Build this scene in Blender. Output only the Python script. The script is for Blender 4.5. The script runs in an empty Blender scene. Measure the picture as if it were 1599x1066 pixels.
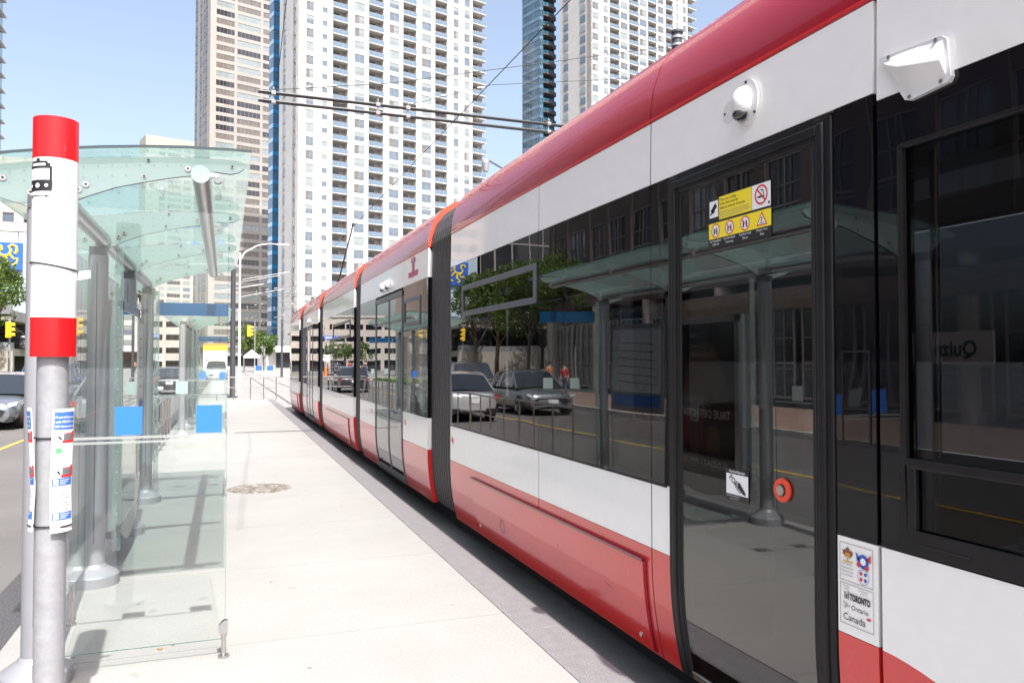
import bpy, bmesh, math, random
from math import sin, cos, pi, radians, sqrt, atan2, hypot
from mathutils import Vector, Matrix
random.seed(7)
S = bpy.context.scene
COL = S.collection
EYE = Vector((0, 0, 1.6))
YAW, PITCH, FPX = radians(20.1), radians(1.40), 1225.0

# ------------------------------------------------------------------ text
_tc = {}
def text_geo(s, bold=0.0):
    key = (s, bold)
    if key in _tc: return _tc[key]
    cu = bpy.data.curves.new('lettering', 'FONT')
    cu.body = s; cu.size = 1.0; cu.resolution_u = 2; cu.offset = bold
    ob = bpy.data.objects.new('lettering', cu)
    COL.objects.link(ob)
    bpy.context.view_layer.update()
    me = ob.evaluated_get(bpy.context.evaluated_depsgraph_get()).to_mesh()
    vs = [(v.co.x, v.co.y) for v in me.vertices]
    fs = [tuple(p.vertices) for p in me.polygons]
    ob.evaluated_get(bpy.context.evaluated_depsgraph_get()).to_mesh_clear()
    bpy.data.objects.remove(ob); bpy.data.curves.remove(cu)
    if vs:
        x0 = min(v[0] for v in vs); x1 = max(v[0] for v in vs)
        y0 = min(v[1] for v in vs); y1 = max(v[1] for v in vs)
    else: x0 = x1 = y0 = y1 = 0
    _tc[key] = (vs, fs, x0, x1, y0, y1)
    return _tc[key]

# ------------------------------------------------------------------ materials
M = {}
def _nt(name):
    m = bpy.data.materials.new(name); m.use_nodes = True
    nt = m.node_tree
    b = nt.nodes['Principled BSDF']
    M[name] = m
    return m, nt, b
def mat(name, col, rough=0.5, metal=0.0, var=None, bump=None, coat=0.0, spec=0.5, col2=None, emis=None, stretch=None, thr=None, croughness=0.03, spots=None):
    m, nt, b = _nt(name)
    N, L = nt.nodes, nt.links
    b.inputs['Base Color'].default_value = (*col, 1)
    b.inputs['Roughness'].default_value = rough
    b.inputs['Metallic'].default_value = metal
    b.inputs['Specular IOR Level'].default_value = spec
    if coat:
        b.inputs['Coat Weight'].default_value = coat
        b.inputs['Coat Roughness'].default_value = croughness
    tc = None
    def coords():
        nonlocal tc
        if tc is None:
            t = N.new('ShaderNodeTexCoord')
            mp = N.new('ShaderNodeMapping')
            if stretch: mp.inputs['Scale'].default_value = stretch
            L.new(t.outputs['Object'], mp.inputs['Vector'])
            tc = mp.outputs['Vector']
        return tc
    if var:
        sc, amt = var[0], var[1]
        nz = N.new('ShaderNodeTexNoise'); nz.inputs['Scale'].default_value = sc
        nz.inputs['Detail'].default_value = 6; nz.inputs['Roughness'].default_value = 0.65
        L.new(coords(), nz.inputs['Vector'])
        rp = N.new('ShaderNodeValToRGB')
        lo, hi = thr or (0.3, 0.7)
        rp.color_ramp.elements[0].position = lo; rp.color_ramp.elements[1].position = hi
        c2 = col2 or tuple(c * (1 - amt) for c in col)
        c1 = col if col2 else tuple(min(1, c * (1 + amt)) for c in col)
        rp.color_ramp.elements[0].color = (*c2, 1); rp.color_ramp.elements[1].color = (*c1, 1)
        L.new(nz.outputs['Fac'], rp.inputs['Fac'])
        out = rp.outputs['Color']
        if len(var) > 2:
            n2 = N.new('ShaderNodeTexNoise'); n2.inputs['Scale'].default_value = var[2]; n2.inputs['Detail'].default_value = 3
            L.new(coords(), n2.inputs['Vector'])
            mr = N.new('ShaderNodeMapRange'); mr.inputs['From Min'].default_value = .3; mr.inputs['From Max'].default_value = .7
            mr.inputs['To Min'].default_value = 1 - var[3]; mr.inputs['To Max'].default_value = 1 + var[3]
            L.new(n2.outputs['Fac'], mr.inputs['Value'])
            vm = N.new('ShaderNodeVectorMath'); vm.operation = 'SCALE'
            L.new(out, vm.inputs[0]); L.new(mr.outputs['Result'], vm.inputs['Scale'])
            out = vm.outputs['Vector']
        if spots:   # gum marks, drips and stains with outlines of their own
            v = N.new('ShaderNodeTexNoise'); v.inputs['Scale'].default_value = spots[0]; v.inputs['Detail'].default_value = 2.5
            L.new(coords(), v.inputs['Vector'])
            r2 = N.new('ShaderNodeValToRGB'); r2.color_ramp.elements[0].position = spots[1]; r2.color_ramp.elements[1].position = spots[2]
            r2.color_ramp.elements[0].color = (1, 1, 1, 1); r2.color_ramp.elements[1].color = (.80, .79, .77, 1)
            L.new(v.outputs['Fac'], r2.inputs['Fac'])
            mm = N.new('ShaderNodeVectorMath'); mm.operation = 'MULTIPLY'; L.new(out, mm.inputs[0]); L.new(r2.outputs['Color'], mm.inputs[1])
            v2 = N.new('ShaderNodeTexVoronoi'); v2.inputs['Scale'].default_value = 2.6; L.new(coords(), v2.inputs['Vector'])
            r3 = N.new('ShaderNodeValToRGB'); r3.color_ramp.elements[0].position = .033; r3.color_ramp.elements[1].position = .043
            r3.color_ramp.elements[0].color = (.62, .60, .58, 1); r3.color_ramp.elements[1].color = (1, 1, 1, 1)
            L.new(v2.outputs['Distance'], r3.inputs['Fac'])
            m4 = N.new('ShaderNodeVectorMath'); m4.operation = 'MULTIPLY'; L.new(mm.outputs['Vector'], m4.inputs[0]); L.new(r3.outputs['Color'], m4.inputs[1])
            out = m4.outputs['Vector']
        L.new(out, b.inputs['Base Color'])
    if bump:
        nz = N.new('ShaderNodeTexNoise'); nz.inputs['Scale'].default_value = bump[0]; nz.inputs['Detail'].default_value = bump[2] if len(bump) > 2 else 4
        L.new(coords(), nz.inputs['Vector'])
        bp = N.new('ShaderNodeBump'); bp.inputs['Strength'].default_value = 1.0; bp.inputs['Distance'].default_value = bump[1]
        L.new(nz.outputs['Fac'], bp.inputs['Height'])
        L.new(bp.outputs['Normal'], b.inputs['Normal'])
        if coat: L.new(bp.outputs['Normal'], b.inputs['Coat Normal'])
    if emis:
        b.inputs['Emission Color'].default_value = (*col, 1); b.inputs['Emission Strength'].default_value = emis
    return m
def glass(name, tint, f0=0.04, wave=None, frost=None, gloss=(1, 1, 1)):
    """thin pane: see-through tint with angle-dependent mirror; frost = (colour, share) of a diffuse frit coat"""
    m, nt, b = _nt(name)
    N, L = nt.nodes, nt.links
    out = N['Material Output']; N.remove(b)
    tr = N.new('ShaderNodeBsdfTransparent'); tr.inputs['Color'].default_value = (*tint, 1)
    gl = N.new('ShaderNodeBsdfGlossy'); gl.inputs['Roughness'].default_value = 0.0; gl.inputs['Color'].default_value = (*gloss, 1)
    lw = N.new('ShaderNodeLayerWeight'); lw.inputs['Blend'].default_value = 0.5
    pw = N.new('ShaderNodeMath'); pw.operation = 'POWER'; pw.inputs[1].default_value = 5
    L.new(lw.outputs['Facing'], pw.inputs[0])
    ma = N.new('ShaderNodeMath'); ma.operation = 'MULTIPLY_ADD'; ma.inputs[1].default_value = 1 - f0; ma.inputs[2].default_value = f0
    L.new(pw.outputs[0], ma.inputs[0])
    mx = N.new('ShaderNodeMixShader')
    L.new(ma.outputs[0], mx.inputs[0])
    base = tr.outputs[0]
    if frost:
        df = N.new('ShaderNodeBsdfDiffuse'); df.inputs['Color'].default_value = (*frost[0], 1)
        tl = N.new('ShaderNodeBsdfTranslucent'); tl.inputs['Color'].default_value = (*frost[0], 1)
        m1 = N.new('ShaderNodeMixShader'); m1.inputs[0].default_value = 0.45
        L.new(df.outputs[0], m1.inputs[1]); L.new(tl.outputs[0], m1.inputs[2])
        m2 = N.new('ShaderNodeMixShader'); m2.inputs[0].default_value = frost[1]
        L.new(tr.outputs[0], m2.inputs[1]); L.new(m1.outputs[0], m2.inputs[2])
        base = m2.outputs[0]
    L.new(base, mx.inputs[1]); L.new(gl.outputs[0], mx.inputs[2])
    if wave:
        t = N.new('ShaderNodeTexCoord')
        nz = N.new('ShaderNodeTexNoise'); nz.inputs['Scale'].default_value = wave[0]; nz.inputs['Detail'].default_value = 1.0
        L.new(t.outputs['Object'], nz.inputs['Vector'])
        bp = N.new('ShaderNodeBump'); bp.inputs['Distance'].default_value = wave[1]
        L.new(nz.outputs['Fac'], bp.inputs['Height'])
        L.new(bp.outputs['Normal'], gl.inputs['Normal'])
    L.new(mx.outputs[0], out.inputs['Surface'])
    return m

mat('platform_concrete', (.308, .301, .292), .85, var=(.9, .06, 60, .07), bump=(140, .0010), spots=(5.5, .69, .76))
mat('joint_dark', (.05, .047, .043), .95, var=(20, .2))
mat('granite', (.20, .192, .20), .7, var=(130, .5, 14, .08), bump=(180, .0008))
mat('track_concrete', (.27, .265, .255), .9, var=(.8, .1, 40, .12), bump=(60, .002))
mat('track_bed', (.17, .16, .15), .9, var=(3, .25, 40, .2))
mat('asphalt', (.14, .132, .13), .92, var=(.35, .14, 120, .22), bump=(120, .003))
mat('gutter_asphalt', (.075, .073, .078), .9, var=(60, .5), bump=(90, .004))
mat('far_ground', (.27, .26, .25), .95, var=(.06, .15, 2, .1))
mat('brick_paving', (.33, .22, .18), .9, var=(.6, .12, 18, .16))
mat('kerb', (.5, .49, .46), .85, var=(8, .12))
mat('yellow_paint', (.80, .52, .06), .7, var=(9, .15))
mat('white_paint', (.75, .74, .70), .7, var=(9, .12))
mat('rail_steel', (.35, .31, .27), .35, metal=.9, var=(30, .3))
mat('grass', (.10, .17, .03), .9, var=(6, .35))

mat('tram_white', (.84, .83, .815), .30, coat=.6, var=(2.0, .015, 14, .02), bump=(1.1, .0012, 1), croughness=.05)
mat('tram_red', (.60, .020, .020), .30, coat=.75, var=(2.2, .07, 40, .06), bump=(1.1, .0012, 1), croughness=.06)
mat('tram_roof_red', (.34, .003, .014), .26, spec=.3, coat=.5, bump=(.9, .0012, 1))
mat('tram_red_lip', (.14, .004, .02), .3, coat=.6)
mat('seam_dark', (.012, .012, .013), .8)
mat('tram_gasket', (.013, .0125, .0135), .42, spec=.2, var=(12, .25), bump=(40, .0006))
mat('tram_black_panel', (.004, .004, .006), .02, spec=.45, bump=(2.2, .0025, 1))
mat('frame_grey', (.075, .08, .095), .35, var=(10, .1))
mat('bellows_rubber', (.050, .047, .049), .62, var=(25, .3))
mat('underframe', (.012, .012, .012), .9)
mat('interior_grey', (.20, .20, .205), .6, var=(4, .08))
mat('interior_dark', (.05, .05, .055), .7)
mat('interior_floor', (.09, .09, .095), .7)
mat('seat_fabric', (.16, .025, .03), .8, var=(40, .3))
mat('pole_steel', (.55, .55, .56), .28, metal=1.0)
mat('screw_steel', (.5, .5, .5), .35, metal=1.0)
mat('white_plastic', (.68, .68, .68), .3, coat=.3)
mat('black_lens', (.01, .01, .012), .05, coat=1)
mat('decal_white', (.80, .80, .81), .45)
mat('decal_black', (.014, .014, .016), .45)
mat('decal_yellow', (.86, .68, .03), .45)
mat('decal_red', (.62, .03, .04), .45)
mat('decal_orange', (.74, .07, .035), .4)
mat('decal_blue', (.03, .10, .45), .45)
mat('decal_green', (.12, .45, .18), .5)
mat('decal_grey', (.17, .17, .18), .5)
mat('decal_brown', (.22, .06, .03), .5)
mat('decal_gold', (.70, .42, .08), .5)
mat('emblem_red', (.58, .13, .20), .5)
glass('tram_glass', (.34, .35, .36), f0=.085, wave=(.9, .0030))
glass('tram_door_glass', (.38, .39, .395), f0=.125, wave=(.7, .0012))
glass('windscreen_glass', (.88, .90, .92), f0=.04)
glass('cab_glass', (.42, .43, .45), f0=.02, wave=(.8, .001))

mat('sleeve_red', (.76, .010, .014), .35, spec=.3, coat=.25, var=(30, .04))
mat('sleeve_white', (.80, .80, .79), .38, coat=.3, var=(9, .03))
mat('galvanised', (.31, .315, .335), .55, metal=.25, var=(30, .10, 6, .08), bump=(60, .0004))
mat('silver_paint', (.285, .29, .315), .42, metal=.25, var=(5, .04))
mat('brushed_steel', (.52, .51, .50), .33, metal=.9, var=(3, .1), stretch=(40, 1, 40))
mat('stainless', (.56, .53, .51), .3, metal=1.0, var=(10, .1))
mat('dark_steel', (.05, .055, .065), .5, var=(10, .2))
mat('black_plastic', (.015, .015, .016), .5)
mat('mint_frit', (.50, .57, .56), .4, coat=.4, var=(4, .03))
mat('frit_dot', (.36, .42, .44), .6)
glass('clear_glass', (.972, .988, .982), f0=.04)
glass('glass_edge', (.30, .62, .55), f0=.1)
mat('canopy_edge', (.030, .05, .055), .4)
glass('canopy_glass', (.84, .94, .915), f0=.07, frost=((.50, .64, .62), .22))
glass('rib_glass', (.84, .92, .90), f0=.05, frost=((.66, .745, .735), .80))
glass('fin_glass', (.90, .95, .94), f0=.05, frost=((.55, .62, .62), .30))
mat('marker_blue', (.03, .17, .62), .4)
mat('marker_pale', (.72, .80, .79), .5)
mat('header_blue', (.006, .105, .28), .35, var=(1.5, .12))
glass('stripe_white', (.95, .97, .96), f0=.04, frost=((.62, .65, .65), .55))
mat('poster_dark', (.020, .017, .017), .4, var=(3, .5))
mat('poster_brown', (.13, .08, .05), .5, var=(5, .4))
mat('poster_text', (.55, .50, .46), .5)
mat('paper_white', (.80, .80, .80), .6)
mat('paper_blue', (.05, .16, .50), .6)
mat('map_print', (.55, .58, .60), .5, var=(14, .2))
mat('leaf_litter', (.45, .22, .08), .8)
def pebble():
    m, nt, b = _nt('pebble_mosaic'); N, L = nt.nodes, nt.links
    t = N.new('ShaderNodeTexCoord'); v = N.new('ShaderNodeTexVoronoi'); v.inputs['Scale'].default_value = 22
    L.new(t.outputs['Object'], v.inputs['Vector'])
    r = N.new('ShaderNodeValToRGB'); r.color_ramp.elements[0].color = (.10, .075, .06, 1); r.color_ramp.elements[1].color = (.34, .31, .28, 1)
    sp = N.new('ShaderNodeSeparateColor'); L.new(v.outputs['Color'], sp.inputs[0]); L.new(sp.outputs[0], r.inputs['Fac'])
    L.new(r.outputs['Color'], b.inputs['Base Color'])
    bp = N.new('ShaderNodeBump'); bp.inputs['Distance'].default_value = .006; bp.invert = True
    L.new(v.outputs['Distance'], bp.inputs['Height']); L.new(bp.outputs['Normal'], b.inputs['Normal'])
    b.inputs['Roughness'].default_value = .7
pebble()

mat('precast_white', (.52, .505, .485), .8, var=(.25, .05, .9, .04))
mat('precast_beige', (.37, .34, .31), .85, var=(.2, .07, 1.2, .05))
mat('precast_tan', (.35, .327, .305), .85, var=(.2, .07))
mat('masonry_pink', (.60, .44, .36), .85, var=(.3, .08))
mat('stone_dark', (.105, .085, .080), .75, var=(.3, .15, 3, .1))
mat('window_blue', (.12, .155, .195), .08, coat=1, var=(.5, .25))
mat('window_pale', (.24, .275, .28), .12, coat=1, var=(.6, .15))
mat('window_dark', (.035, .036, .042), .06, coat=.6, var=(.6, .3))
mat('window_curtain', (.15, .130, .115), .3, coat=.5, var=(.8, .25))
mat('window_frame', (.30, .27, .27), .5)
mat('mullion_grey', (.22, .21, .21), .4, metal=.3)
mat('balcony_back', (.36, .34, .32), .8)  # flat tone of the balcony back walls, darker than the white facade
mat('balcony_glass', (.13, .19, .26), .1, coat=.6, var=(.7, .15))
mat('curtain_blue', (.03, .12, .24), .1, coat=1, var=(.3, .3))
mat('spandrel_blue', (.008, .21, .50), .3, coat=.6)
mat('curtain_teal', (.035, .11, .17), .06, coat=1, var=(.35, .6))
mat('curtain_sky', (.12, .20, .29), .04, coat=1, var=(.3, .25))
mat('panel_sky', (.45, .56, .66), .3, coat=.5)
mat('podium_band', (.40, .36, .33), .85, var=(.4, .1))
mat('shop_white', (.62, .61, .60), .6)
mat('shop_letter', (.03, .03, .03), .5)

mat('wire_black', (.02, .02, .022), .6)
mat('rod_black', (.03, .035, .04), .45)
mat('insulator', (.36, .36, .37), .35, metal=.4)
mat('white_pole', (.72, .72, .72), .5)
mat('signal_yellow', (.85, .52, .02), .45)
mat('signal_lens', (.05, .02, .02), .15)
mat('sign_blue', (.03, .12, .55), .4)
mat('lion_yellow', (.85, .62, .03), .5)
mat('barrel_orange', (.85, .25, .03), .5)
mat('car_silver', (.34, .36, .39), .28, metal=.7, coat=1)
mat('car_pale', (.60, .61, .63), .28, metal=.5, coat=1)
mat('car_blue', (.05, .10, .24), .28, metal=.5, coat=1)
mat('car_dark', (.03, .03, .035), .28, metal=.3, coat=1)
mat('car_white', (.75, .75, .75), .3, coat=1)
mat('car_glass', (.02, .025, .03), .03, coat=1)
mat('tyre', (.015, .015, .015), .85)
mat('rim', (.45, .45, .46), .3, metal=1)
mat('lamp_clear', (.75, .76, .78), .12, coat=1)
mat('lamp_red', (.45, .01, .01), .2, coat=1)
mat('grille_black', (.012, .012, .012), .5)
mat('bark', (.10, .075, .055), .95, var=(14, .35), bump=(20, .02))
for i, c in enumerate([(.085, .135, .022), (.055, .10, .018), (.12, .165, .035)]):
    m = mat('leaf_%s' % ['mid', 'deep', 'light'][i], c, .6, var=(1.2, .3))
    nt = m.node_tree; b = nt.nodes['Principled BSDF']
    tl = nt.nodes.new('ShaderNodeBsdfTranslucent'); tl.inputs['Color'].default_value = (c[0] * 1.8, c[1] * 1.8, c[2], 1)
    mx = nt.nodes.new('ShaderNodeMixShader'); mx.inputs[0].default_value = .3
    nt.links.new(b.outputs[0], mx.inputs[1]); nt.links.new(tl.outputs[0], mx.inputs[2])
    nt.links.new(mx.outputs[0], nt.nodes['Material Output'].inputs['Surface'])
mat('skin', (.55, .34, .25), .55)
mat('cloth_red', (.55, .03, .04), .8)
mat('cloth_orange', (.75, .20, .04), .8)
mat('cloth_navy', (.03, .04, .09), .85)
mat('cloth_white', (.70, .69, .66), .85)
mat('cloth_denim', (.07, .10, .18), .85)
mat('hair_brown', (.05, .03, .02), .7)

# ------------------------------------------------------------------ mesh builder
class MB:
    def __init__(s): s.v = []; s.f = []; s.m = []; s.mats = []; s.sm = []
    def mi(s, m):
        if m not in s.mats: s.mats.append(m)
        return s.mats.index(m)
    def add(s, vs, fs, m, smooth=False):
        o = len(s.v); k = s.mi(m)
        s.v.extend(tuple(v) for v in vs)
        for f in fs:
            s.f.append(tuple(i + o for i in f)); s.m.append(k); s.sm.append(smooth)
        return s
    def box(s, x0, x1, y0, y1, z0, z1, m, T=None):
        vs = [(x, y, z) for z in (z0, z1) for y in (y0, y1) for x in (x0, x1)]
        if T: vs = [T(*v) for v in vs]
        return s.add(vs, [(0, 2, 3, 1), (4, 5, 7, 6), (0, 1, 5, 4), (2, 6, 7, 3), (0, 4, 6, 2), (1, 3, 7, 5)], m)
    def cyl(s, p0, p1, r0, m, r1=None, n=16, caps=True):
        p0, p1 = Vector(p0), Vector(p1); r1 = r0 if r1 is None else r1
        d = (p1 - p0).normalized()
        a = d.orthogonal().normalized(); b = d.cross(a)
        vs = []
        for p, r in ((p0, r0), (p1, r1)):
            for i in range(n):
                t = 2 * pi * i / n
                vs.append(p + a * (r * cos(t)) + b * (r * sin(t)))
        s.add(vs, [(i, (i + 1) % n, n + (i + 1) % n, n + i) for i in range(n)], m, True)
        if caps: s.add(vs, [tuple(range(n))[::-1], tuple(range(n, 2 * n))], m)
        return s
    def tube(s, pts, r, m, n=8):
        pts = [Vector(p) for p in pts]
        vs = []
        prev = None
        for i, p in enumerate(pts):
            d = (pts[min(i + 1, len(pts) - 1)] - pts[max(i - 1, 0)]).normalized()
            if prev is None: a = d.orthogonal().normalized()
            else: a = (prev - d * prev.dot(d)).normalized()
            prev = a; b = d.cross(a)
            rr = r[i] if isinstance(r, (list, tuple)) else r
            for k in range(n):
                t = 2 * pi * k / n
                vs.append(p + a * (rr * cos(t)) + b * (rr * sin(t)))
        fs = [(i * n + k, i * n + (k + 1) % n, (i + 1) * n + (k + 1) % n, (i + 1) * n + k) for i in range(len(pts) - 1) for k in range(n)]
        s.add(vs, fs, m, True)
        s.add(vs, [tuple(range(n))[::-1], tuple(range((len(pts) - 1) * n, len(pts) * n))], m)
        return s
    def lathe(s, c, prof, m, n=24):   # prof = [(r,z)...]
        vs = [(c[0] + r * cos(2 * pi * k / n), c[1] + r * sin(2 * pi * k / n), c[2] + z) for r, z in prof for k in range(n)]
        fs = [(i * n + k, i * n + (k + 1) % n, (i + 1) * n + (k + 1) % n, (i + 1) * n + k) for i in range(len(prof) - 1) for k in range(n)]
        s.add(vs, fs, m, False)
        return s.add(vs, [tuple(range(n))[::-1], tuple(range((len(prof) - 1) * n, len(prof) * n))], m)
    def prism(s, poly, F, d0, d1, m, side=None):
        """poly = [(a,b)], F(a,b,d) -> xyz"""
        n = len(poly)
        vs = [F(a, b, d0) for a, b in poly] + [F(a, b, d1) for a, b in poly]
        s.add(vs, [tuple(range(n))[::-1], tuple(range(n, 2 * n))], m)
        return s.add(vs, [(i, (i + 1) % n, n + (i + 1) % n, n + i) for i in range(n)], side or m)
    def poly(s, pts, m): return s.add(pts, [tuple(range(len(pts)))], m)
    def grid(s, rows, m, smooth=True):
        nr, nc = len(rows), len(rows[0])
        vs = [p for r in rows for p in r]
        return s.add(vs, [(i * nc + j, i * nc + j + 1, (i + 1) * nc + j + 1, (i + 1) * nc + j) for i in range(nr - 1) for j in range(nc - 1)], m, smooth)
    def text(s, txt, F, a, b, h, m, align='l', bold=0.0, wmax=None, rot=0.0):
        """lettering on a surface: F(a,b) -> xyz, h = cap height"""
        vs, fs, x0, x1, y0, y1 = text_geo(txt, bold)
        if not vs: return s
        k = h / .70; kx = k
        if wmax and (x1 - x0) * k > wmax: kx = wmax / (x1 - x0)
        sh = {'l': x0, 'c': (x0 + x1) / 2, 'r': x1}[align]
        cr, sr = cos(rot), sin(rot)
        out = []
        for x, y in vs:
            px_, py_ = (x - sh) * kx, y * k
            out.append(F(a + px_ * cr - py_ * sr, b + px_ * sr + py_ * cr))
        return s.add(out, fs, m)
    def build(s, name, parent=None, off=None, bevel=None, recalc=True, subsurf=0, smooth_angle=None):
        me = bpy.data.meshes.new(name)
        vs = s.v
        if off is not None: vs = [(v[0] - off[0], v[1] - off[1], v[2] - off[2]) for v in vs]
        me.from_pydata(vs, [], s.f)
        for m in s.mats: me.materials.append(M[m])
        me.polygons.foreach_set('material_index', s.m)
        me.polygons.foreach_set('use_smooth', s.sm)
        if recalc:
            bm = bmesh.new(); bm.from_mesh(me)
            bmesh.ops.remove_doubles(bm, verts=bm.verts, dist=1e-5)
            bmesh.ops.recalc_face_normals(bm, faces=bm.faces)
            bm.to_mesh(me); bm.free()
        if any(s.sm): me.set_sharp_from_angle(angle=radians(32))
        me.update()
        o = bpy.data.objects.new(name, me); COL.objects.link(o)
        if parent is not None: o.parent = parent
        if bevel:
            b = o.modifiers.new('edge', 'BEVEL'); b.width = bevel; b.segments = 2; b.limit_method = 'ANGLE'; b.angle_limit = radians(40)
        if subsurf:
            b = o.modifiers.new('sub', 'SUBSURF'); b.levels = subsurf; b.render_levels = subsurf
        return o
def tag(o, label=None, cat=None, group=None, kind=None):
    if label: o['label'] = label
    if cat: o['category'] = cat
    if group: o['group'] = group
    if kind: o['kind'] = kind
    return o
def thing(name, label, cat, loc=(0, 0, 0), rz=0, group=None):
    o = bpy.data.objects.new(name, None); COL.objects.link(o)
    o.location = loc; o.rotation_euler = (0, 0, rz); o.empty_display_size = .3
    return tag(o, label, cat, group)
KIDS = {}
def kids(o): return [c for c in bpy.data.objects if c.parent == o]
def copy_tree(o, parent=None):
    c = o.copy(); COL.objects.link(c); c.parent = parent
    for ch in kids(o): copy_tree(ch, c)
    return c
def project(p):
    fw = Vector((sin(YAW) * cos(PITCH), cos(YAW) * cos(PITCH), sin(PITCH)))
    rt = Vector((cos(YAW), -sin(YAW), 0)); up = rt.cross(fw)
    v = Vector(p) - EYE; d = v.dot(fw)
    return (799.5 + FPX * v.dot(rt) / d, 533 - FPX * v.dot(up) / d, d)
# ------------------------------------------------------------------ ground
def struct(name, mb, label=None, cat=None, **k):
    o = mb.build(name, **k); o['kind'] = 'structure'; o['category'] = cat or name.replace('_', ' ')
    if label: o['label'] = label
    return o
ZG = -0.20
b = MB(); b.poly([(-900, -200, ZG - .012), (900, -200, ZG - .012), (900, 1500, ZG - .012), (-900, 1500, ZG - .012)], 'far_ground'); struct('ground', b, 'wide pale paved ground running to the towers')
b = MB(); b.poly([(-8.3, -60, ZG - .006), (-1.2, -60, ZG - .006), (-1.2, 175, ZG - .006), (-8.3, 175, ZG - .006)], 'asphalt'); struct('road', b, 'grey asphalt road beside the raised stop')
b = MB(); b.poly([(-60, 112, ZG - .003), (-8.3, 112, ZG - .003), (-8.3, 128, ZG - .003), (-60, 128, ZG - .003)], 'asphalt'); struct('side_road', b, 'asphalt side road crossing beyond the stop')
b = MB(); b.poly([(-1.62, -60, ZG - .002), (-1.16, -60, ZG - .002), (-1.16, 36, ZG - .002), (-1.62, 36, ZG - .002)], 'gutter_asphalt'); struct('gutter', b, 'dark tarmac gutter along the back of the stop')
b = MB()
b.poly([(1.90, -60, ZG), (9.5, -60, ZG), (9.5, 170, ZG), (1.90, 170, ZG)], 'track_concrete')
struct('track_slab', b, 'pale concrete slab carrying the rails')
b = MB()
for x in (2.572, 4.067):
    b.box(x - .035, x + .035, -60, 170, ZG + .001, ZG + .012, 'rail_steel')
    b.box(x + .036, x + .075, -60, 170, ZG + .001, ZG + .006, 'seam_dark')
struct('tram_rails', b, 'steel tram rails set in pale concrete', 'rails')
b = MB()
b.box(-4.32, -4.24, -40, 110, ZG - .002, ZG, 'yellow_paint')
struct('lane_line', b, 'yellow lane line along the middle of the road', 'road marking')
b = MB()
for y in (58, 62, 66, 70): b.box(-8.0, -4.6, y, y + .45, ZG - .002, ZG, 'white_paint')
for y in range(40, 58, 5): b.box(-6.2, -6.08, y, y + 2.4, ZG - .002, ZG, 'white_paint')
struct('crossing_lines', b, 'white painted lines on the far part of the road', 'road marking')
b = MB()
b.box(-14, -8.3, -40, 52, ZG - .01, -.06, 'brick_paving'); b.box(-8.3, -8.14, -40, 52, ZG - .01, -.05, 'kerb')
struct('pavement', b, 'brown paved sidewalk across the road')
b = MB(); b.box(-60, -8.6, 52.3, 70, ZG - .01, .02, 'grass'); struct('lawn', b, 'strip of grass under the trees')
# platform: concrete field slabs, granite edge course
b = MB()
b.box(-1.12, 1.66, -12, 34.2, ZG - .05, -.03, 'joint_dark')
ys = [-12, -9.8, -6.6, -3.4, -.2, 1.45, 3.1, 4.73, 6.4, 8.0, 9.65, 11.3, 13.0, 14.6, 16.2, 19.0, 21.4, 23.8, 26.2, 28.6, 31, 34.25]
for y0, y1 in zip(ys[:-1], ys[1:]):
    b.box(-1.15, 1.672, y0 + .004, y1 - .004, -.19, 0, 'platform_concrete')
struct('platform', b, 'sunlit pale concrete stop platform with saw-cut joints')
b = MB()
y = -12
while y < 34.2:
    y1 = min(y + 1.64, 34.25); b.box(1.678, 1.935, y + .003, y1 - .003, -.19, 0, 'granite'); y = y1
struct('platform_edge', b, 'grey speckled granite edge course beside the streetcar', bevel=.003)

# ------------------------------------------------------------------ streetcar
XT, XF = 2.05, 4.59
PZ = [(.06 + .0585 * k, .075 * (1 - k / 10) ** 2.2) for k in range(11)] + [(2.50, 0), (2.83, .006)]
def inset(z):
    if z <= PZ[0][0]: return PZ[0][1]
    for (a, p), (c, q) in zip(PZ[:-1], PZ[1:]):
        if z <= c: return p + (q - p) * (z - a) / (c - a)
    return PZ[-1][1]
NOSE0, NOSEL = .9, 2.6
def nose(y):
    if y >= NOSE0: return 0.0
    t = min(1, (NOSE0 - y) / NOSEL)
    return .95 * (1 - sqrt(max(0, 1 - t * t * .93)))
TAIL0 = 27.0
def tail(y):
    if y <= TAIL0: return 0.0
    t = min(1, (y - TAIL0) / 2.6)
    return .95 * (1 - sqrt(max(0, 1 - t * t * .93)))
def skin_x(y, z, off=0.0, side=-1):
    d = inset(z) + nose(y) + tail(y) - off
    return XT + d if side < 0 else XF - d
def zsamp(z0, z1):
    return [z0] + [z for z, _ in PZ if z0 + .004 < z < z1 - .004] + [z1]
def ysamp(y0, y1):
    lo, hi = min(y0, y1), max(y0, y1)
    out = [lo]
    for k in range(1, 40):
        for y in (NOSE0 - k * .2, TAIL0 + k * .2):
            if lo + .02 < y < hi - .02: out.append(y)
    return sorted(out) + [hi]
def strip(b, y0, y1, z0, z1, m, off=0.0, th=.05, side=-1, smooth=True):
    zs, ysx = zsamp(z0, z1), ysamp(y0, y1)
    o = [[(skin_x(y, z, off, side), y, z) for z in zs] for y in ysx]
    i = [[(skin_x(y, z, off - th, side), y, z) for z in zs] for y in ysx]
    b.grid(o, m, smooth); b.grid(i, m, smooth)
    ny, nz = len(ysx), len(zs)
    for k in (0, ny - 1): b.grid([o[k], i[k]], m, False)
    for k in (0, nz - 1): b.grid([[r[k] for r in o], [r[k] for r in i]], m, False)
ROOF = [(.004, 2.828), (.006, 2.90), (.022, 3.00), (.07, 3.13), (.15, 3.235), (.28, 3.325), (.50, 3.39), (.80, 3.42), (1.27, 3.435)]
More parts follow.
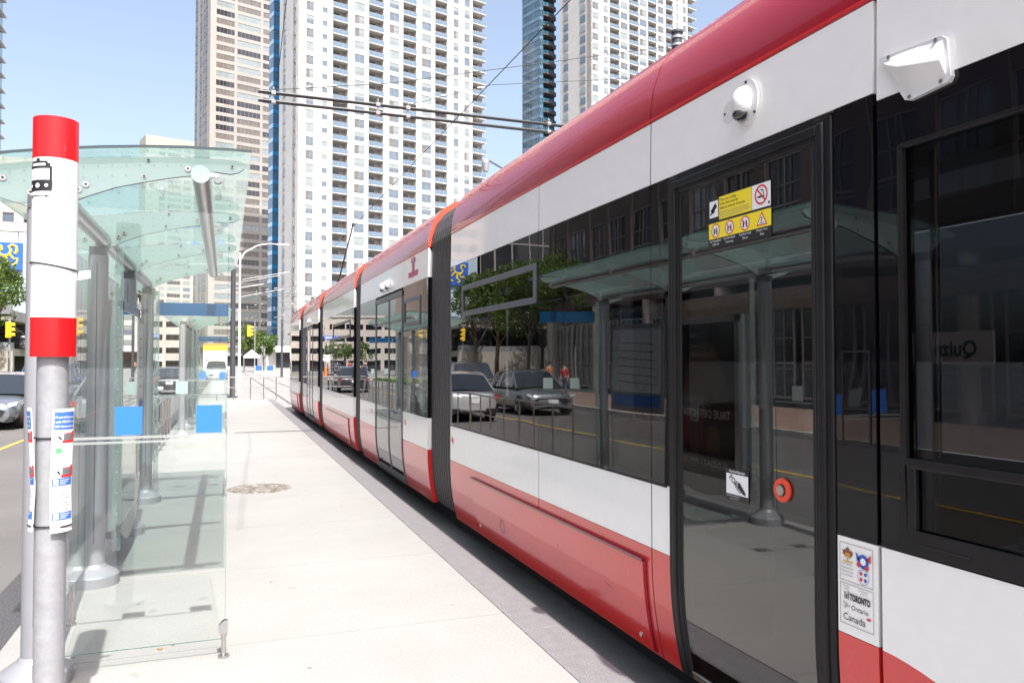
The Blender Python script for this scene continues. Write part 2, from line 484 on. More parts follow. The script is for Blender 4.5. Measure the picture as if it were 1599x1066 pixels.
def roof_pts(y, sc=0.0):
    e = nose(y) + tail(y)
    L_ = []
    for d, z in ROOF:
        L_.append((XT + min(d + e, 1.27) + sc * .8, y, z - (e * .55 if z > 2.85 else 0) * (z - 2.828) / .6 - sc))
    return L_ + [(XF + XT - x, yy, z) for x, yy, z in L_[::-1][1:]]
def roof(b, y0, y1, m='tram_roof_red', cap=True):
    yy = ysamp(y0, y1)
    o = [roof_pts(y) for y in yy]; i = [roof_pts(y, .10) for y in yy]
    b.grid(o, m); b.grid(i, m)
    for k in (0, len(yy) - 1): b.grid([o[k], i[k]], 'decal_orange' if k == 0 and cap else m, False)
    for k in (0, len(o[0]) - 1): b.grid([[r[k] for r in o], [r[k] for r in i]], m, False)

TR = Vector((3.32, 12, ZG))
tram = thing('streetcar', 'long red and white articulated streetcar standing at the platform', 'streetcar', TR)
def tp(b, name, par=None, **k): return b.build(name, par if par is not None else tram, TR, **k)

def shell(y0, y1, seams, door=None, glassed=True):
    """painted side panels of one section, split at its seams, with the door opening left free"""
    b = MB()
    cuts = [y0] + seams + [y1]
    for s0, s1 in zip(cuts[:-1], cuts[1:]):
        a0, a1 = s0 + (.005 if s0 != y0 else 0), s1 - (.005 if s1 != y1 else 0)
        strip(b, a0, a1, 2.503, 2.82, 'tram_white')
        segs = [(a0, a1)]
        if door and door[0] < a1 and door[1] > a0:
            segs = [(a0, door[0]), (door[1], a1)]
        for q0, q1 in segs:
            if q1 - q0 < .01: continue
            strip(b, q0, q1, .648, .983, 'tram_white')
            strip(b, q0, q1, .08, .645, 'tram_red')
    roof_cuts = cuts
    strip(b, y0, y1, 2.821, 2.829, 'seam_dark', off=-.004)
    strip(b, y0 + .02, y1 - .02, 2.50, 2.82, 'seam_dark', off=-.022, th=.02)
    for s_ in seams:
        strip(b, s_ - .0045, s_ + .0045, 2.503, 2.82, 'seam_dark', off=-.0015, th=.02)
        if not door or not (door[0] - .03 < s_ < door[1] + .03): strip(b, s_ - .0045, s_ + .0045, .09, .983, 'seam_dark', off=-.0015, th=.02)
        if not door or not (door[0] - .03 < s_ < door[1] + .03): strip(b, s_ - .05, s_ + .05, .09, .983, 'seam_dark', off=-.022, th=.02)
    fs_ = MB()
    strip(fs_, y0, y1, 2.503, 2.82, 'tram_white', side=1); strip(fs_, y0, y1, .648, .983, 'tram_white', side=1); strip(fs_, y0, y1, .08, .645, 'tram_red', side=1); tp(fs_, 'far_side_shell')
    return tp(b, 'body_shell')
def roof_part(y0, y1, seams):
    b = MB()
    cuts = [y0] + seams + [y1]
    for s0, s1 in zip(cuts[:-1], cuts[1:]):
        roof(b, s0 + (.006 if s0 != y0 else 0), s1 - (.006 if s1 != y1 else 0), cap=(s0 == y0))
    strip(b, y0, y1, 2.829, 2.842, 'tram_red', off=.006, th=.012)
    for s in seams:
        p = [(x + (.002 if x < 3.32 else -.002), s, z - .002) for x, _, z in roof_pts(s)]
        q = [(x, s - .0058, z) for x, _, z in p]; r = [(x, s + .0058, z) for x, _, z in p]
        b.grid([q, r], 'seam_dark', False)
    return tp(b, 'roof')
def pane(y0, y1, name='window', m='tram_glass', z0=.985, z1=2.50, side=-1, off=0.0):
    b = MB(); strip(b, y0, y1, z0, z1, m, th=.006, off=off, side=side); return tp(b, name)
def frame_ring(y0, y1, z0, z1, w, m, off=.012, th=.03, top=None):
    b = MB(); top = top or w
    strip(b, y0, y0 + w, z0, z1, m, off, th); strip(b, y1 - w, y1, z0, z1, m, off, th)
    strip(b, y0 + w, y1 - w, z1 - top, z1, m, off, th); strip(b, y0 + w, y1 - w, z0, z0 + w, m, off, th)
    return b
def hopper(y0, y1, z0, z1):
    return tp(frame_ring(y0, y1, z0, z1, .045, 'frame_grey', .010, .02), 'window_frame', bevel=.004)
def end_strip(y0, y1):
    b = MB(); strip(b, y0, y1, .985, 2.50, 'tram_black_panel', th=.05); return tp(b, 'black_end_panel')
def skirt_panel(y0, y1, z0=.10, z1=.57):
    b = MB()
    w = .10
    strip(b, y0, y1 - w, z0, z1, 'tram_red', off=.016, th=.016)
    # slanted far edge
    n = 10
    for k in range(n):
        za, zb = z0 + (z1 - z0) * k / n, z0 + (z1 - z0) * (k + 1) / n
        strip(b, y1 - w, y1 - w + w * (k + .5) / n, za, zb, 'tram_red', off=.016, th=.016)
    o = tp(b, 'skirt_panel')
    c = MB(); strip(c, y0 - .004, y1 + .012, z1, z1 + .014, 'tram_red_lip', off=.024, th=.026)
    strip(c, y0 - .014, y0, z0, z1, 'tram_red_lip', off=.010, th=.012)
    l = tp(c, 'panel_lip', o); l.parent = o
    c = MB()
    for yy, zz in ((y0 + .10, z0 + .06), (y1 - .16, z0 + .09)):
        x = skin_x(yy, zz, .016)
        q = MB(); q.cyl((x + .004, yy, zz), (x - .006, yy, zz), .014, 'screw_steel', n=12); tp(q, 'screw', o)
    yc, zc = y1 - .78, .30; x = skin_x(yc, zc, .0165)
    for k in range(20):
        t0, t1 = 2 * pi * k / 20, 2 * pi * (k + 1) / 20
        q = []
        for t, r in ((t0, .054), (t1, .054), (t1, .046), (t0, .046)):
            zz = zc + r * sin(t); q.append((skin_x(yc, zz, .018), yc + r * cos(t), zz))
        c.poly(q, 'tram_red_lip')
    tp(c, 'access_cap', o, recalc=False)
    return o
def reflector(y, z):
    b = MB(); x = skin_x(y, z)
    b.cyl((x + .004, y, z), (x - .004, y, z), .040, 'white_plastic', n=20); b.cyl((x - .003, y, z), (x - .009, y, z), .026, 'decal_orange', n=20)
    return tp(b, 'side_reflector')
def cam_dome(y, z, s=1.0, blank=None):
    b = MB(); x = skin_x(y, z)
    F = lambda a, c, d: (x - d, y - a, z + c)
    e = [(.075 * s * cos(t), .098 * s * sin(t)) for t in [2 * pi * k / 28 for k in range(28)]]
    b.prism(e, F, -.004, .014, 'white_plastic')
    rows = []
    for i in range(7):
        t = i / 6 * pi / 2
        rows.append([F(.052 * s * cos(t) * cos(u) - .012 * s, .068 * s * cos(t) * sin(u) + .004, (.014 + .058 * s * sin(t))) for u in [2 * pi * k / 20 for k in range(21)]])
    b.grid(rows, 'white_plastic')
    o = tp(b, 'camera_housing')
    c = MB()
    rows = []
    for i in range(5):
        t = i / 4 * pi / 2
        rows.append([F(-.018 * s + .040 * s * cos(t) * cos(u), -.048 * s + .028 * s * cos(t) * sin(u), .024 + .042 * s * sin(t)) for u in [2 * pi * k / 16 for k in range(17)]])
    c.grid(rows, 'black_lens')
    tp(c, 'camera_lens', o)
    for a_, z_ in ((.0, .085), (-.055, -.06), (.055, -.055)):
        c = MB(); c.cyl(F(a_ * s, z_ * s, .013), F(a_ * s, z_ * s, .019), .006, 'grille_black', n=8); tp(c, 'screw', o)
    if blank:
        c = MB(); c.cyl((x + .003, y + blank, z), (x - .003, y + blank, z), .046, 'white_plastic', n=24)
        for sy in (-.03, .03): c.cyl((x - .002, y + blank + sy, z), (x - .006, y + blank + sy, z), .005, 'grille_black', n=8)
        tp(c, 'blanking_disc')
    return o
def bellows(y0, y1):
    b = MB(); n = 10
    rows = []
    for k in range(n):
        for q, dd in ((0, .085), (.16, .085), (.26, .040), (.92, .040)):
            y = y0 + (y1 - y0) * (k + q) / n
            prof = [(XT + inset(z) + dd, y, z) for z in (.10, .15, .25, .35, .45, .55, .645, 1.5, 2.5, 2.8)] + [(p[0] + dd * .6, y, p[2] - dd - .01) for p in roof_pts(y)[1:9]]
            rows.append(prof + [(XT + XF - p[0], p[1], p[2]) for p in prof[::-1][1:]])
    b.grid(rows, 'bellows_rubber', False)
    return tp(b, 'bellows', recalc=True)
def double_door(y0, y1, ym):
    b = MB()
    for s0, s1 in ((y0, y0 + .035), (y1 - .035, y1)): strip(b, s0, s1, .16, 2.47, 'frame_grey', .008, .05)
    strip(b, y0, y1, 2.40, 2.47, 'frame_grey', .012, .05)
    strip(b, y0, y1, .08, .16, 'frame_grey', .012, .06)
    o = tp(b, 'door_frame')
    for s0, s1 in ((y0 + .037, ym - .004), (ym + .004, y1 - .037)):
        d = MB()
        for q0, q1 in ((s0, s0 + .028), (s1 - .028, s1)): strip(d, q0, q1, .165, 2.395, 'frame_grey', .006, .03)
        leaf = tp(d, 'door')
        g = MB(); strip(g, s0 + .028, s1 - .028, .165, 2.395, 'tram_door_glass', .0, .006); tp(g, 'door_glass', leaf)
    return o

# --- section 1 (cab end)
shell(2.053, 7.33, [3.53, 5.063], (2.235, 3.354))
roof_part(-1.7, 7.33, [2.05, 3.53])
pane(5.066, 7.33); pane(3.533, 5.060); pane(3.356, 3.527)
hopper(5.10, 6.93, 2.005, 2.285)
b = MB(); strip(b, 3.38, 7.33, .975, .9848, 'tram_gasket', .003, .03); tp(b, 'window_gasket')
sp = skirt_panel(3.60, 6.62, .095, .565)
for y_, z_, a_, l_ in ((4.72, .40, .5, .05), (4.66, .385, .9, .03), (4.02, .33, .25, .11), (5.25, .22, -.2, .06), (4.86, .27, 1.2, .025)):
    q = MB(); dy, dz = l_ * cos(a_) / 2, l_ * sin(a_) / 2
    q.poly([(skin_x(0 + 4, z, .0168), y, z) for y, z in ((y_ - dy, z_ - dz), (y_ + dy, z_ + dz), (y_ + dy, z_ + dz + .004), (y_ - dy * .3, z_ - dz * .3 + .007))], 'tram_red_lip'); tp(q, 'scuff_mark', sp, recalc=False)
reflector(7.24, .845)
cam_dome(2.72, 2.678, 1.0, .135)
# door
def rounded_bar(b, y0, y1, z0, z1, m, off, th): strip(b, y0, y1, z0, z1, m, off, th)
b = MB()
strip(b, 3.255, 3.350, .085, 2.487, 'tram_gasket', .008, .06); strip(b, 3.280, 3.312, .09, 2.47, 'tram_gasket', .016, .02)
strip(b, 2.242, 2.335, .085, 2.487, 'tram_gasket', .008, .06); strip(b, 2.275, 2.310, .09, 2.47, 'tram_gasket', .018, .02)
strip(b, 2.335, 3.255, 2.405, 2.487, 'tram_gasket', .008, .06); strip(b, 2.310, 3.285, 2.430, 2.466, 'tram_gasket', .018, .02)
strip(b, 2.335, 3.255, .085, .125, 'stainless', .006, .05)
dfr = tp(b, 'door_frame', bevel=.006)
b = MB()
strip(b, 2.337, 2.352, .125, 2.403, 'seam_dark', .002, .02); strip(b, 3.238, 3.253, .125, 2.403, 'seam_dark', .002, .02)
leaf = tp(b, 'door')
b = MB(); strip(b, 2.352, 3.238, .125, 2.403, 'tram_door_glass', 0, .006); tp(b, 'door_glass', leaf)
XD = XT - .003
def FT(e=0.0): return lambda a, z: (XD - e, -a, z)
def rect(b, y0, y1, z0, z1, m, e=0.0):
    x = XD - e
    b.poly([(x, y1, z0), (x, y0, z0), (x, y0, z1), (x, y1, z1)], m)
def disc(b, y, z, r, m, e=0.0, n=28, r0=None, ry=1.0):
    x = XD - e
    if r0 is None:
        b.poly([(x, y - ry * r * cos(2 * pi * k / n), z + r * sin(2 * pi * k / n)) for k in range(n)], m)
    else:
        for k in range(n):
            t0, t1 = 2 * pi * k / n, 2 * pi * (k + 1) / n
            b.poly([(x, y - ry * q * cos(t), z + q * sin(t)) for t, q in ((t0, r0), (t1, r0), (t1, r), (t0, r))], m)
def bar(b, y0, z0, y1, z1, w, m, e=0.0):
    x = XD - e; dy, dz = y1 - y0, z1 - z0; L_ = hypot(dy, dz); ny, nz = -dz / L_ * w / 2, dy / L_ * w / 2
    b.poly([(x, y0 + ny, z0 + nz), (x, y1 + ny, z1 + nz), (x, y1 - ny, z1 - nz), (x, y0 - ny, z0 - nz)], m)
E1, E2, E3, E4 = .0004, .0008, .0012, .0016
# safety notice
b = MB()
rect(b, 2.577, 3.008, 2.098, 2.325, 'decal_black')
rect(b, 2.935, 3.000, 2.238, 2.312, 'decal_white', E1)
bar(b, 2.985, 2.262, 2.950, 2.293, .022, 'decal_black', E2); bar(b, 2.993, 2.252, 2.975, 2.268, .008, 'decal_black', E2); bar(b, 2.972, 2.262, 2.962, 2.268, .012, 'decal_black', E2)
rect(b, 2.700, 2.928, 2.222, 2.322, 'decal_yellow', E1)
for k, s_ in enumerate(('This area is being', 'Video Recorded for', 'Safety & Security Purposes')):
    b.text(s_, FT(E2), -2.922, 2.302 - k * .018, .0115, 'decal_black', wmax=.205, bold=.01)
for k in range(5): rect(b, 2.715 if k != 4 else 2.76, 2.922, 2.2535 - k * .0062, 2.2550 - k * .0062, 'decal_grey', E2)
rect(b, 2.579, 2.698, 2.222, 2.322, 'decal_white', E1)
disc(b, 2.638, 2.276, .041, 'decal_red', E3, r0=.033)
bar(b, 2.664, 2.302, 2.612, 2.250, .007, 'decal_red', E4)
bar(b, 2.662, 2.268, 2.618, 2.268, .008, 'decal_black', E2); bar(b, 2.622, 2.274, 2.626, 2.292, .005, 'decal_black', E2); bar(b, 2.626, 2.292, 2.642, 2.297, .005, 'decal_black', E2)
disc(b, 2.590, 2.236, .006, 'decal_black', E2)
rect(b, 2.577, 3.006, 2.142, 2.212, 'decal_yellow', E1)
for k, (y, cap) in enumerate(((2.955, ('Let Passengers', 'Off First')), (2.853, ('Do Not Block', 'Doorway')), (2.745, ('Do Not Hold', 'Doors')), (2.635, ('Watch Your', 'Step')))):
    if k < 3:
        disc(b, y, 2.177, .028, 'decal_white', E2); disc(b, y, 2.177, .031, 'decal_red', E3, r0=.026)
        for dy in (-.010, .010): disc(b, y + dy, 2.184, .0045, 'decal_black', E3); bar(b, y + dy, 2.180, y + dy, 2.160, .009, 'decal_black', E3)
        if k: bar(b, y + .019, 2.196, y - .019, 2.158, .004, 'decal_red', E4)
        else: bar(b, y, 2.186, y, 2.166, .006, 'decal_green', E4)
    else:
        x = XD
        b.poly([(x - E2, y + .034, 2.150), (x - E2, y - .034, 2.150), (x - E2, y, 2.208)], 'decal_red')
        b.poly([(x - E3, y + .025, 2.155), (x - E3, y - .025, 2.155), (x - E3, y, 2.197)], 'decal_white')
        disc(b, y, 2.181, .004, 'decal_black', E4); bar(b, y, 2.177, y + .004, 2.164, .006, 'decal_black', E4); bar(b, y + .016, 2.160, y - .016, 2.160, .003, 'decal_black', E4)
    for i, c_ in enumerate(cap): b.text(c_, FT(E2), -y, 2.128 - i * .0165, .010, 'decal_white', 'c', wmax=.085)
tp(b, 'safety_notice', leaf, recalc=False)
# proof of payment sticker
b = MB()
rect(b, 2.733, 2.892, 1.004, 1.138, 'decal_black')
rect(b, 2.737, 2.888, 1.030, 1.116, 'decal_white', E1)
b.text('Proof-of-Payment', FT(E1), -2.8125, 1.122, .0105, 'decal_white', 'c', wmax=.145, bold=.015)
b.text('This vehicle is proof-of-payment', FT(E1), -2.888, 1.020, .005, 'decal_white', wmax=.14)
b.text('Please keep your receipt', FT(E1), -2.86, 1.010, .004, 'decal_white', wmax=.09)
P_ = lambda y, z: (XD - E2, y, z)
b.poly([P_(2.872, 1.100), P_(2.848, 1.113), P_(2.785, 1.068), P_(2.806, 1.052)], 'decal_grey')
b.poly([(XD - E3, y, z) for y, z in ((2.8700, 1.100), (2.848, 1.1115), (2.787, 1.068), (2.806, 1.0545))], 'decal_white')
b.text('POP', lambda a, z: (XD - E4, -a, z), -2.866, 1.096, .022, 'decal_black', rot=-.60, wmax=.07, bold=.02)
hand = [(2.832, 1.078), (2.826, 1.082), (2.806, 1.066), (2.808, 1.078), (2.800, 1.086), (2.790, 1.082), (2.756, 1.048), (2.752, 1.040), (2.758, 1.035), (2.770, 1.038), (2.800, 1.058)]
b.poly([(XD - .0020, y, z) for y, z in hand], 'decal_black')
for y, z in ((2.822, 1.064), (2.812, 1.056), (2.802, 1.049), (2.793, 1.043)): bar(b, y, z + .003, y - .006, z - .003, .006, 'decal_black', .0020)
tp(b, 'payment_sticker', leaf, recalc=False)
# door button
b = MB(); x = XD
b.cyl((x + .002, 2.52, 1.096), (x - .008, 2.52, 1.096), .046, 'decal_orange', n=32); b.cyl((x - .006, 2.52, 1.096), (x - .012, 2.52, 1.096), .024, 'decal_black', n=28); b.cyl((x - .011, 2.52, 1.096), (x - .016, 2.52, 1.096), .020, 'stainless', n=28)
for s_ in (-1, 1):
    for q in (-1, 1): bar(b, 2.52 + s_ * .005, 1.096 + q * .008, 2.52 + s_ * .012, 1.096, .003, 'decal_black', .0145)
tp(b, 'door_button', leaf)
# panel between door and cab
b = MB(); strip(b, 2.053, 2.235, .985, 2.50, 'tram_black_panel', 0, .05); pnl = tp(b, 'black_end_panel')
b = MB()
for q in ((2.075, 2.081, 1.315, 1.635), (2.199, 2.205, 1.315, 1.635), (2.081, 2.199, 1.629, 1.635), (2.081, 2.199, 1.315, 1.321)): strip(b, *q, 'tram_gasket', .004, .004)
strip(b, 2.083, 2.197, 1.323, 1.627, 'tram_black_panel', .002, .002)
tp(b, 'service_flap', pnl)
b = MB()
for q in ((2.062, 2.064), (2.249, 2.251)): pass
A0 = -2.232
W_ = .172
def fa(t): return A0 + t * W_
Fp = FT(E1)
for z0, z1 in ((.832, .962), (.682, .822)):
    y0, y1 = -fa(.06), -fa(.93)
    for q in ((y1, y0, z1, z1 + .0018), (y1, y0, z0, z0 + .0018)): rect(b, q[0], q[1], q[2], q[3], 'decal_grey')
    for yy in (y0, y1): rect(b, yy - .0009, yy + .0009, z0, z1, 'decal_grey')
def leafpoly(yc, zc, s, m, e):
    pts = [(0, 1), (.16, .66), (.34, .76), (.28, .34), (.62, .55), (.66, .36), (.98, .40), (.80, .14), (.92, -.04), (.50, -.34), (.52, -.52), (.06, -.44), (.05, -.9)]
    full = pts + [(-x_, z_) for x_, z_ in pts[::-1] if x_ > 0]
    x = XD - e
    c = (x, yc, zc)
    for p, q in zip(full, full[1:] + full[:1]):
        b.poly([c, (x, yc - p[0] * s, zc + p[1] * s), (x, yc - q[0] * s, zc + q[1] * s)], m)
leafpoly(-fa(.27), .927, .026, 'decal_brown', 0); rect(b, -fa(.40), -fa(.14), .897, .9025, 'decal_gold'); rect(b, -fa(.33), -fa(.21), .914, .930, 'decal_gold', E1)
for k in (-1, 0, 1): rect(b, -fa(.27) + k * .0055 - .001, -fa(.27) + k * .0055 + .001, .917, .928, 'decal_brown', E2)
yc = -fa(.68)
disc(b, yc, .915, .024, 'decal_blue', 0, r0=.012); disc(b, yc, .915, .012, 'decal_white', 0)
b.poly([(XD, yc + .034, .945), (XD, yc + .014, .922), (XD, yc + .028, .912)], 'decal_blue'); b.poly([(XD, yc - .034, .945), (XD, yc - .014, .925), (XD, yc - .034, .915)], 'decal_red')
disc(b, yc + .020, .902, .009, 'decal_red', E1); disc(b, yc - .018, .897, .008, 'decal_red', E1)
for k in range(5): bar(b, yc + .010 - k * .005, .900 - .002 * k, yc - .002 - k * .005, .896 - .002 * k, .002, 'decal_blue', E1)
for k, s_ in enumerate(('This Vehicle', 'Operated and', 'Maintained by', 'Union Members')): b.text(s_, Fp, fa(.10), .888 - k * .0125, .007, 'decal_grey', wmax=.055)
yc = -fa(.68)
disc(b, yc, .863, .026, 'decal_blue', 0, r0=.0245, n=32)
for dy, dz, c_ in ((-.010, .010, 'decal_red'), (.010, .010, 'decal_blue'), (.010, -.010, 'decal_blue'), (-.010, -.010, 'decal_red')): disc(b, yc - dy, .863 + dz, .0062, c_, E1, n=14)
b.text('Funded in', Fp, fa(.14), .812, .0055, 'decal_grey', wmax=.045); b.text('part by', Fp, fa(.17), .803, .0055, 'decal_grey', wmax=.035)
b.text('Financement', Fp, fa(.56), .812, .0055, 'decal_grey', wmax=.055); b.text('partiel par', Fp, fa(.60), .803, .0055, 'decal_grey', wmax=.045)
for a_, h_ in ((.17, .024), (.215, .016), (.26, .028)): rect(b, -fa(a_ + .035), -fa(a_), .770, .770 + h_, 'decal_grey')
b.text('TORONTO', Fp, fa(.32), .770, .022, 'decal_black', wmax=.092, bold=.05)
for k in range(6): bar(b, -fa(.14 + .03 * k), .757 - .002 * k + (k % 2) * .006, -fa(.165 + .03 * k), .752 - .002 * k, .0022, 'decal_grey', E1)
for k in range(3): bar(b, -fa(.15 + .02 * k), .742 - .003 * k, -fa(.17 + .04 * k), .747, .002, 'decal_grey', E1)
b.text('Ontario', Fp, fa(.36), .738, .017, 'decal_black', wmax=.092)
b.text('Canada', Fp, fa(.14), .697, .024, 'decal_black', wmax=.125)
rect(b, -fa(.86), -fa(.76), .722, .730, 'decal_red')
tp(b, 'funding_decal', None, recalc=False)
# end black panels / section 2..5
bellows(7.345, 8.235); bellows(12.72, 13.40); bellows(17.9, 18.80); bellows(22.6, 23.8)
shell(8.24, 12.72, [9.50, 11.34], (9.50, 11.34)); roof_part(8.24, 12.72, [])
end_strip(8.24, 8.44); pane(8.443, 9.497); pane(11.343, 12.72); hopper(8.57, 9.42, 2.01, 2.34); double_door(9.503, 11.337, 10.36)
reflector(9.33, .86); reflector(11.62, .87); cam_dome(10.72, 2.61, .9); cam_dome(10.36, 2.61, .9)
b = MB()
ye, ze, x = 8.955, 2.665, XT - .003
def EP(pts, m='emblem_red'): b.poly([(x, ye - p * 1.2, ze + q * 1.08 - .02) for p, q in pts], m)
EP([(-.075, .145), (.075, .145), (.075, .09), (-.075, .09)]); EP([(-.035, .086), (.035, .086), (.035, -.02), (.0, -.085), (-.035, -.02)])
EP([(-.20, -.005), (-.055, -.005), (-.03, -.06), (-.20, -.06)]); EP([(.20, -.005), (.055, -.005), (.03, -.06), (.20, -.06)])
b.text('TTC', lambda a, z: (x - E1, -a, z), -ye, ze + .090, .036, 'decal_white', 'c', wmax=.12, bold=.02)
tp(b, 'emblem', None, recalc=False)
shell(13.40, 17.9, [15.6]); roof_part(13.40, 17.9, [])
end_strip(13.40, 13.62); pane(13.623, 15.597); pane(15.603, 17.9); hopper(13.8, 16.1, 2.01, 2.32); skirt_panel(13.95, 17.2)
shell(18.8, 22.6, [20.0, 21.4], (20.0, 21.4)); roof_part(18.8, 22.6, [])
end_strip(18.8, 19.0); pane(19.003, 19.997); pane(21.403, 22.6); double_door(20.003, 21.397, 20.7); cam_dome(20.9, 2.61, .9); reflector(19.8, .86)
shell(23.8, 29.4, [27.0]); roof_part(23.8, 29.4, [])
end_strip(23.8, 24.05); pane(24.053, 26.997); pane(27.003, 29.4, m='tram_black_panel'); skirt_panel(24.3, 26.9)
# far side glazing
for y0, y1 in ((2.1, 7.33), (8.24, 12.72), (13.4, 17.9), (18.8, 22.6), (23.8, 29.4)): pane(y0, y1, side=1)
# cab
b = MB()
strip(b, -1.65, 2.036, 2.472, 2.82, 'tram_white')
nst = 30
for k in range(nst):
    y1, y0 = 2.036 - k * .05, 2.036 - (k + 1) * .05
    def zb(y): return max(.33, .645 - .095 * ((2.036 - y) / .42) ** 1.7)
    zs = [(.08, [.08, .16, .24, .30]), ]
    for m_, lo, hi in (('tram_red', lambda y: .08, zb), ('tram_white', zb, lambda y: .983)):
        rows = [[(skin_x(y, lo(y) + (hi(y) - lo(y)) * q / 8), y, lo(y) + (hi(y) - lo(y)) * q / 8) for q in range(9)] for y in (y0, y1)]
        b.grid(rows, m_)
strip(b, -1.65, 2.036 - nst * .05, .33, .983, 'tram_white'); strip(b, -1.65, 2.036 - nst * .05, .08, .33, 'tram_red')
strip(b, .6, 2.045, .08, .98, 'seam_dark', off=-.03, th=.02); strip(b, 1.99, 2.10, .98, 2.82, 'seam_dark', off=-.055, th=.02)
tp(b, 'cab_shell'); b = MB()
for z0, z1, m_ in ((2.472, 2.82, 'tram_white'), (.4, .983, 'tram_white'), (.08, .4, 'tram_red'), (.985, 2.47, 'tram_black_panel')): strip(b, -1.65, 2.036, z0, z1, m_, side=1)
tp(b, 'far_side_shell')
# front and rear closing faces
for yy in (-1.65, 29.4):
    b = MB()
    e = .95 * .735
    for z0, z1, m_ in ((.08, .5, 'tram_red'), (.5, .983, 'tram_white'), (2.472, 2.80, 'tram_white')):
        b.box(XT + .55, XF - .55, yy - .05, yy + .05, z0, z1, m_)
    tp(b, 'end_face')
    b = MB(); b.box(XT + .50, XF - .50, yy - .006, yy + .006, .985, 2.47, 'windscreen_glass'); tp(b, 'windscreen')
b = MB(); strip(b, 1.955, 2.036, .985, 2.47, 'tram_black_panel', 0, .05); strip(b, -1.65, 1.955, 2.30, 2.47, 'tram_black_panel', 0, .05); strip(b, -1.65, .2, .985, 2.30, 'tram_black_panel', 0, .05)
tp(b, 'cab_surround')
b = MB()
strip(b, 1.930, 1.953, .988, 2.298, 'tram_gasket', .004, .05); strip(b, .2, .24, .988, 2.298, 'tram_gasket', .01, .05)
strip(b, .24, 1.930, 2.284, 2.298, 'tram_gasket', .004, .05); strip(b, .24, 1.930, 1.262, 1.290, 'tram_gasket', .004, .05); strip(b, .24, 1.930, .988, 1.062, 'tram_gasket', .004, .05); strip(b, 1.895, 1.930, 1.062, 1.262, 'tram_gasket', .004, .05)
tp(b, 'cab_window_frame', bevel=.004)
pane(.24, 1.930, 'cab_window', 'cab_glass', 1.29, 2.284, off=-.012); pane(.24, 1.895, 'cab_window', 'cab_glass', 1.062, 1.262, off=-.012)
b = MB(); strip(b, 1.70, 1.88, 1.020, 1.025, 'seam_dark', .006, .004); tp(b, 'frame_slot')
# exterior light
b = MB(); x = XT
F = lambda a, c, d: (x - d, a, c)
outl = [(2.006, 2.603), (1.765, 2.585), (1.748, 2.57), (1.735, 2.452), (1.745, 2.437), (1.885, 2.425), (1.905, 2.432), (2.008, 2.592)]
b.prism(outl, F, -.004, .016, 'white_plastic')
top = [(1.985, 2.590), (1.92, 2.589), (1.85, 2.583), (1.762, 2.572)]
mid = [(1.975, 2.570), (1.905, 2.535), (1.84, 2.520), (1.757, 2.505)]
bot = [(1.905, 2.452), (1.865, 2.450), (1.81, 2.453), (1.752, 2.460)]
rows = [[F(p[0], p[1], .016) for p in top]]
for f_, d in ((.35, .026), (.7, .042), (1, .048)):
    rows.append([F(t[0] + (m_[0] - t[0]) * f_, t[1] + (m_[1] - t[1]) * f_, d * (.55, 1, 1, .75)[k]) for k, (t, m_) in enumerate(zip(top, mid))])
for f_, d in ((.5, .036), (1, .016)):
    rows.append([F(t[0] + (m_[0] - t[0]) * f_, t[1] + (m_[1] - t[1]) * f_, d * ((.55, 1, 1, .75)[k] if d > .02 else 1)) for k, (t, m_) in enumerate(zip(mid, bot))])
b.grid(rows, 'white_plastic')
b.poly([r[-1] for r in rows], 'white_plastic'); b.poly([r[0] for r in rows], 'white_plastic')
lamp = tp(b, 'exterior_lamp')
for y, z in ((1.965, 2.592), (1.785, 2.579), (1.768, 2.447), (1.885, 2.436)):
    b = MB(); b.cyl((x - .015, y, z), (x - .021, y, z), .006, 'screw_steel', n=10); tp(b, 'screw', lamp)
# underframe, floor, ceiling, interior
b = MB()
b.box(XT + .22, XF - .22, -1.4, 29.2, -.08, .16, 'underframe')
for y in (.6, 5.0, 15.6, 25.6):
    for dy in (-.9, .9):
        for x in (2.572, 4.067): b.cyl((x - .06, y + dy, .09), (x + .06, y + dy, .09), .29, 'underframe', n=20)
tp(b, 'underframe')
b = MB(); b.box(XT + .17, XF - .17, -1.4, 29.2, .162, .20, 'interior_floor'); tp(b, 'cabin_floor')
b = MB(); b.box(XT + .06, XF - .06, 1.9, 29.2, 2.52, 2.56, 'interior_grey'); b.box(3.1, 3.5, 2.0, 29, 2.46, 2.515, 'white_plastic'); b.box(XT + .06, XT + .45, 2.0, 7.3, 2.40, 2.51, 'interior_grey'); tp(b, 'cabin_ceiling')
b = MB()
b.box(XT + .62, XF - .08, 1.93, 1.98, .2, 2.5, 'interior_grey'); b.box(XT + .62, XT + .66, 1.2, 1.93, .2, 2.1, 'interior_dark')
b.box(XT + .25, XT + .55, -.6, 1.75, .75, 1.06, 'interior_grey'); b.box(XT + .5, XF - .3, -1.2, -.2, .6, 1.05, 'interior_grey')
b.box(XT + .32, XT + .40, 1.15, 1.45, 1.06, 1.16, 'interior_dark'); b.box(XT + .30, XT + .52, .8, 1.0, 1.06, 1.11, 'cloth_denim')
b.box(3.05, 3.6, .25, .8, .62, .75, 'seat_fabric'); b.box(3.05, 3.6, .75, .9, .7, 1.5, 'interior_dark'); b.box(3.1, 3.5, 1.9, 1.96, 1.3, 2.2, 'interior_dark')
b.box(XT + .10, XT + .60, 1.25, 1.90, .70, .985, 'interior_grey'); b.box(XT + .14, XT + .50, 1.45, 1.86, .985, 1.0, 'panel_sky')
b.box(XT + .20, XT + .34, 1.60, 1.80, 1.0, 1.018, 'paper_white'); b.box(XT + .36, XT + .48, 1.62, 1.80, 1.0, 1.03, 'interior_dark')
tp(b, 'cab_interior')
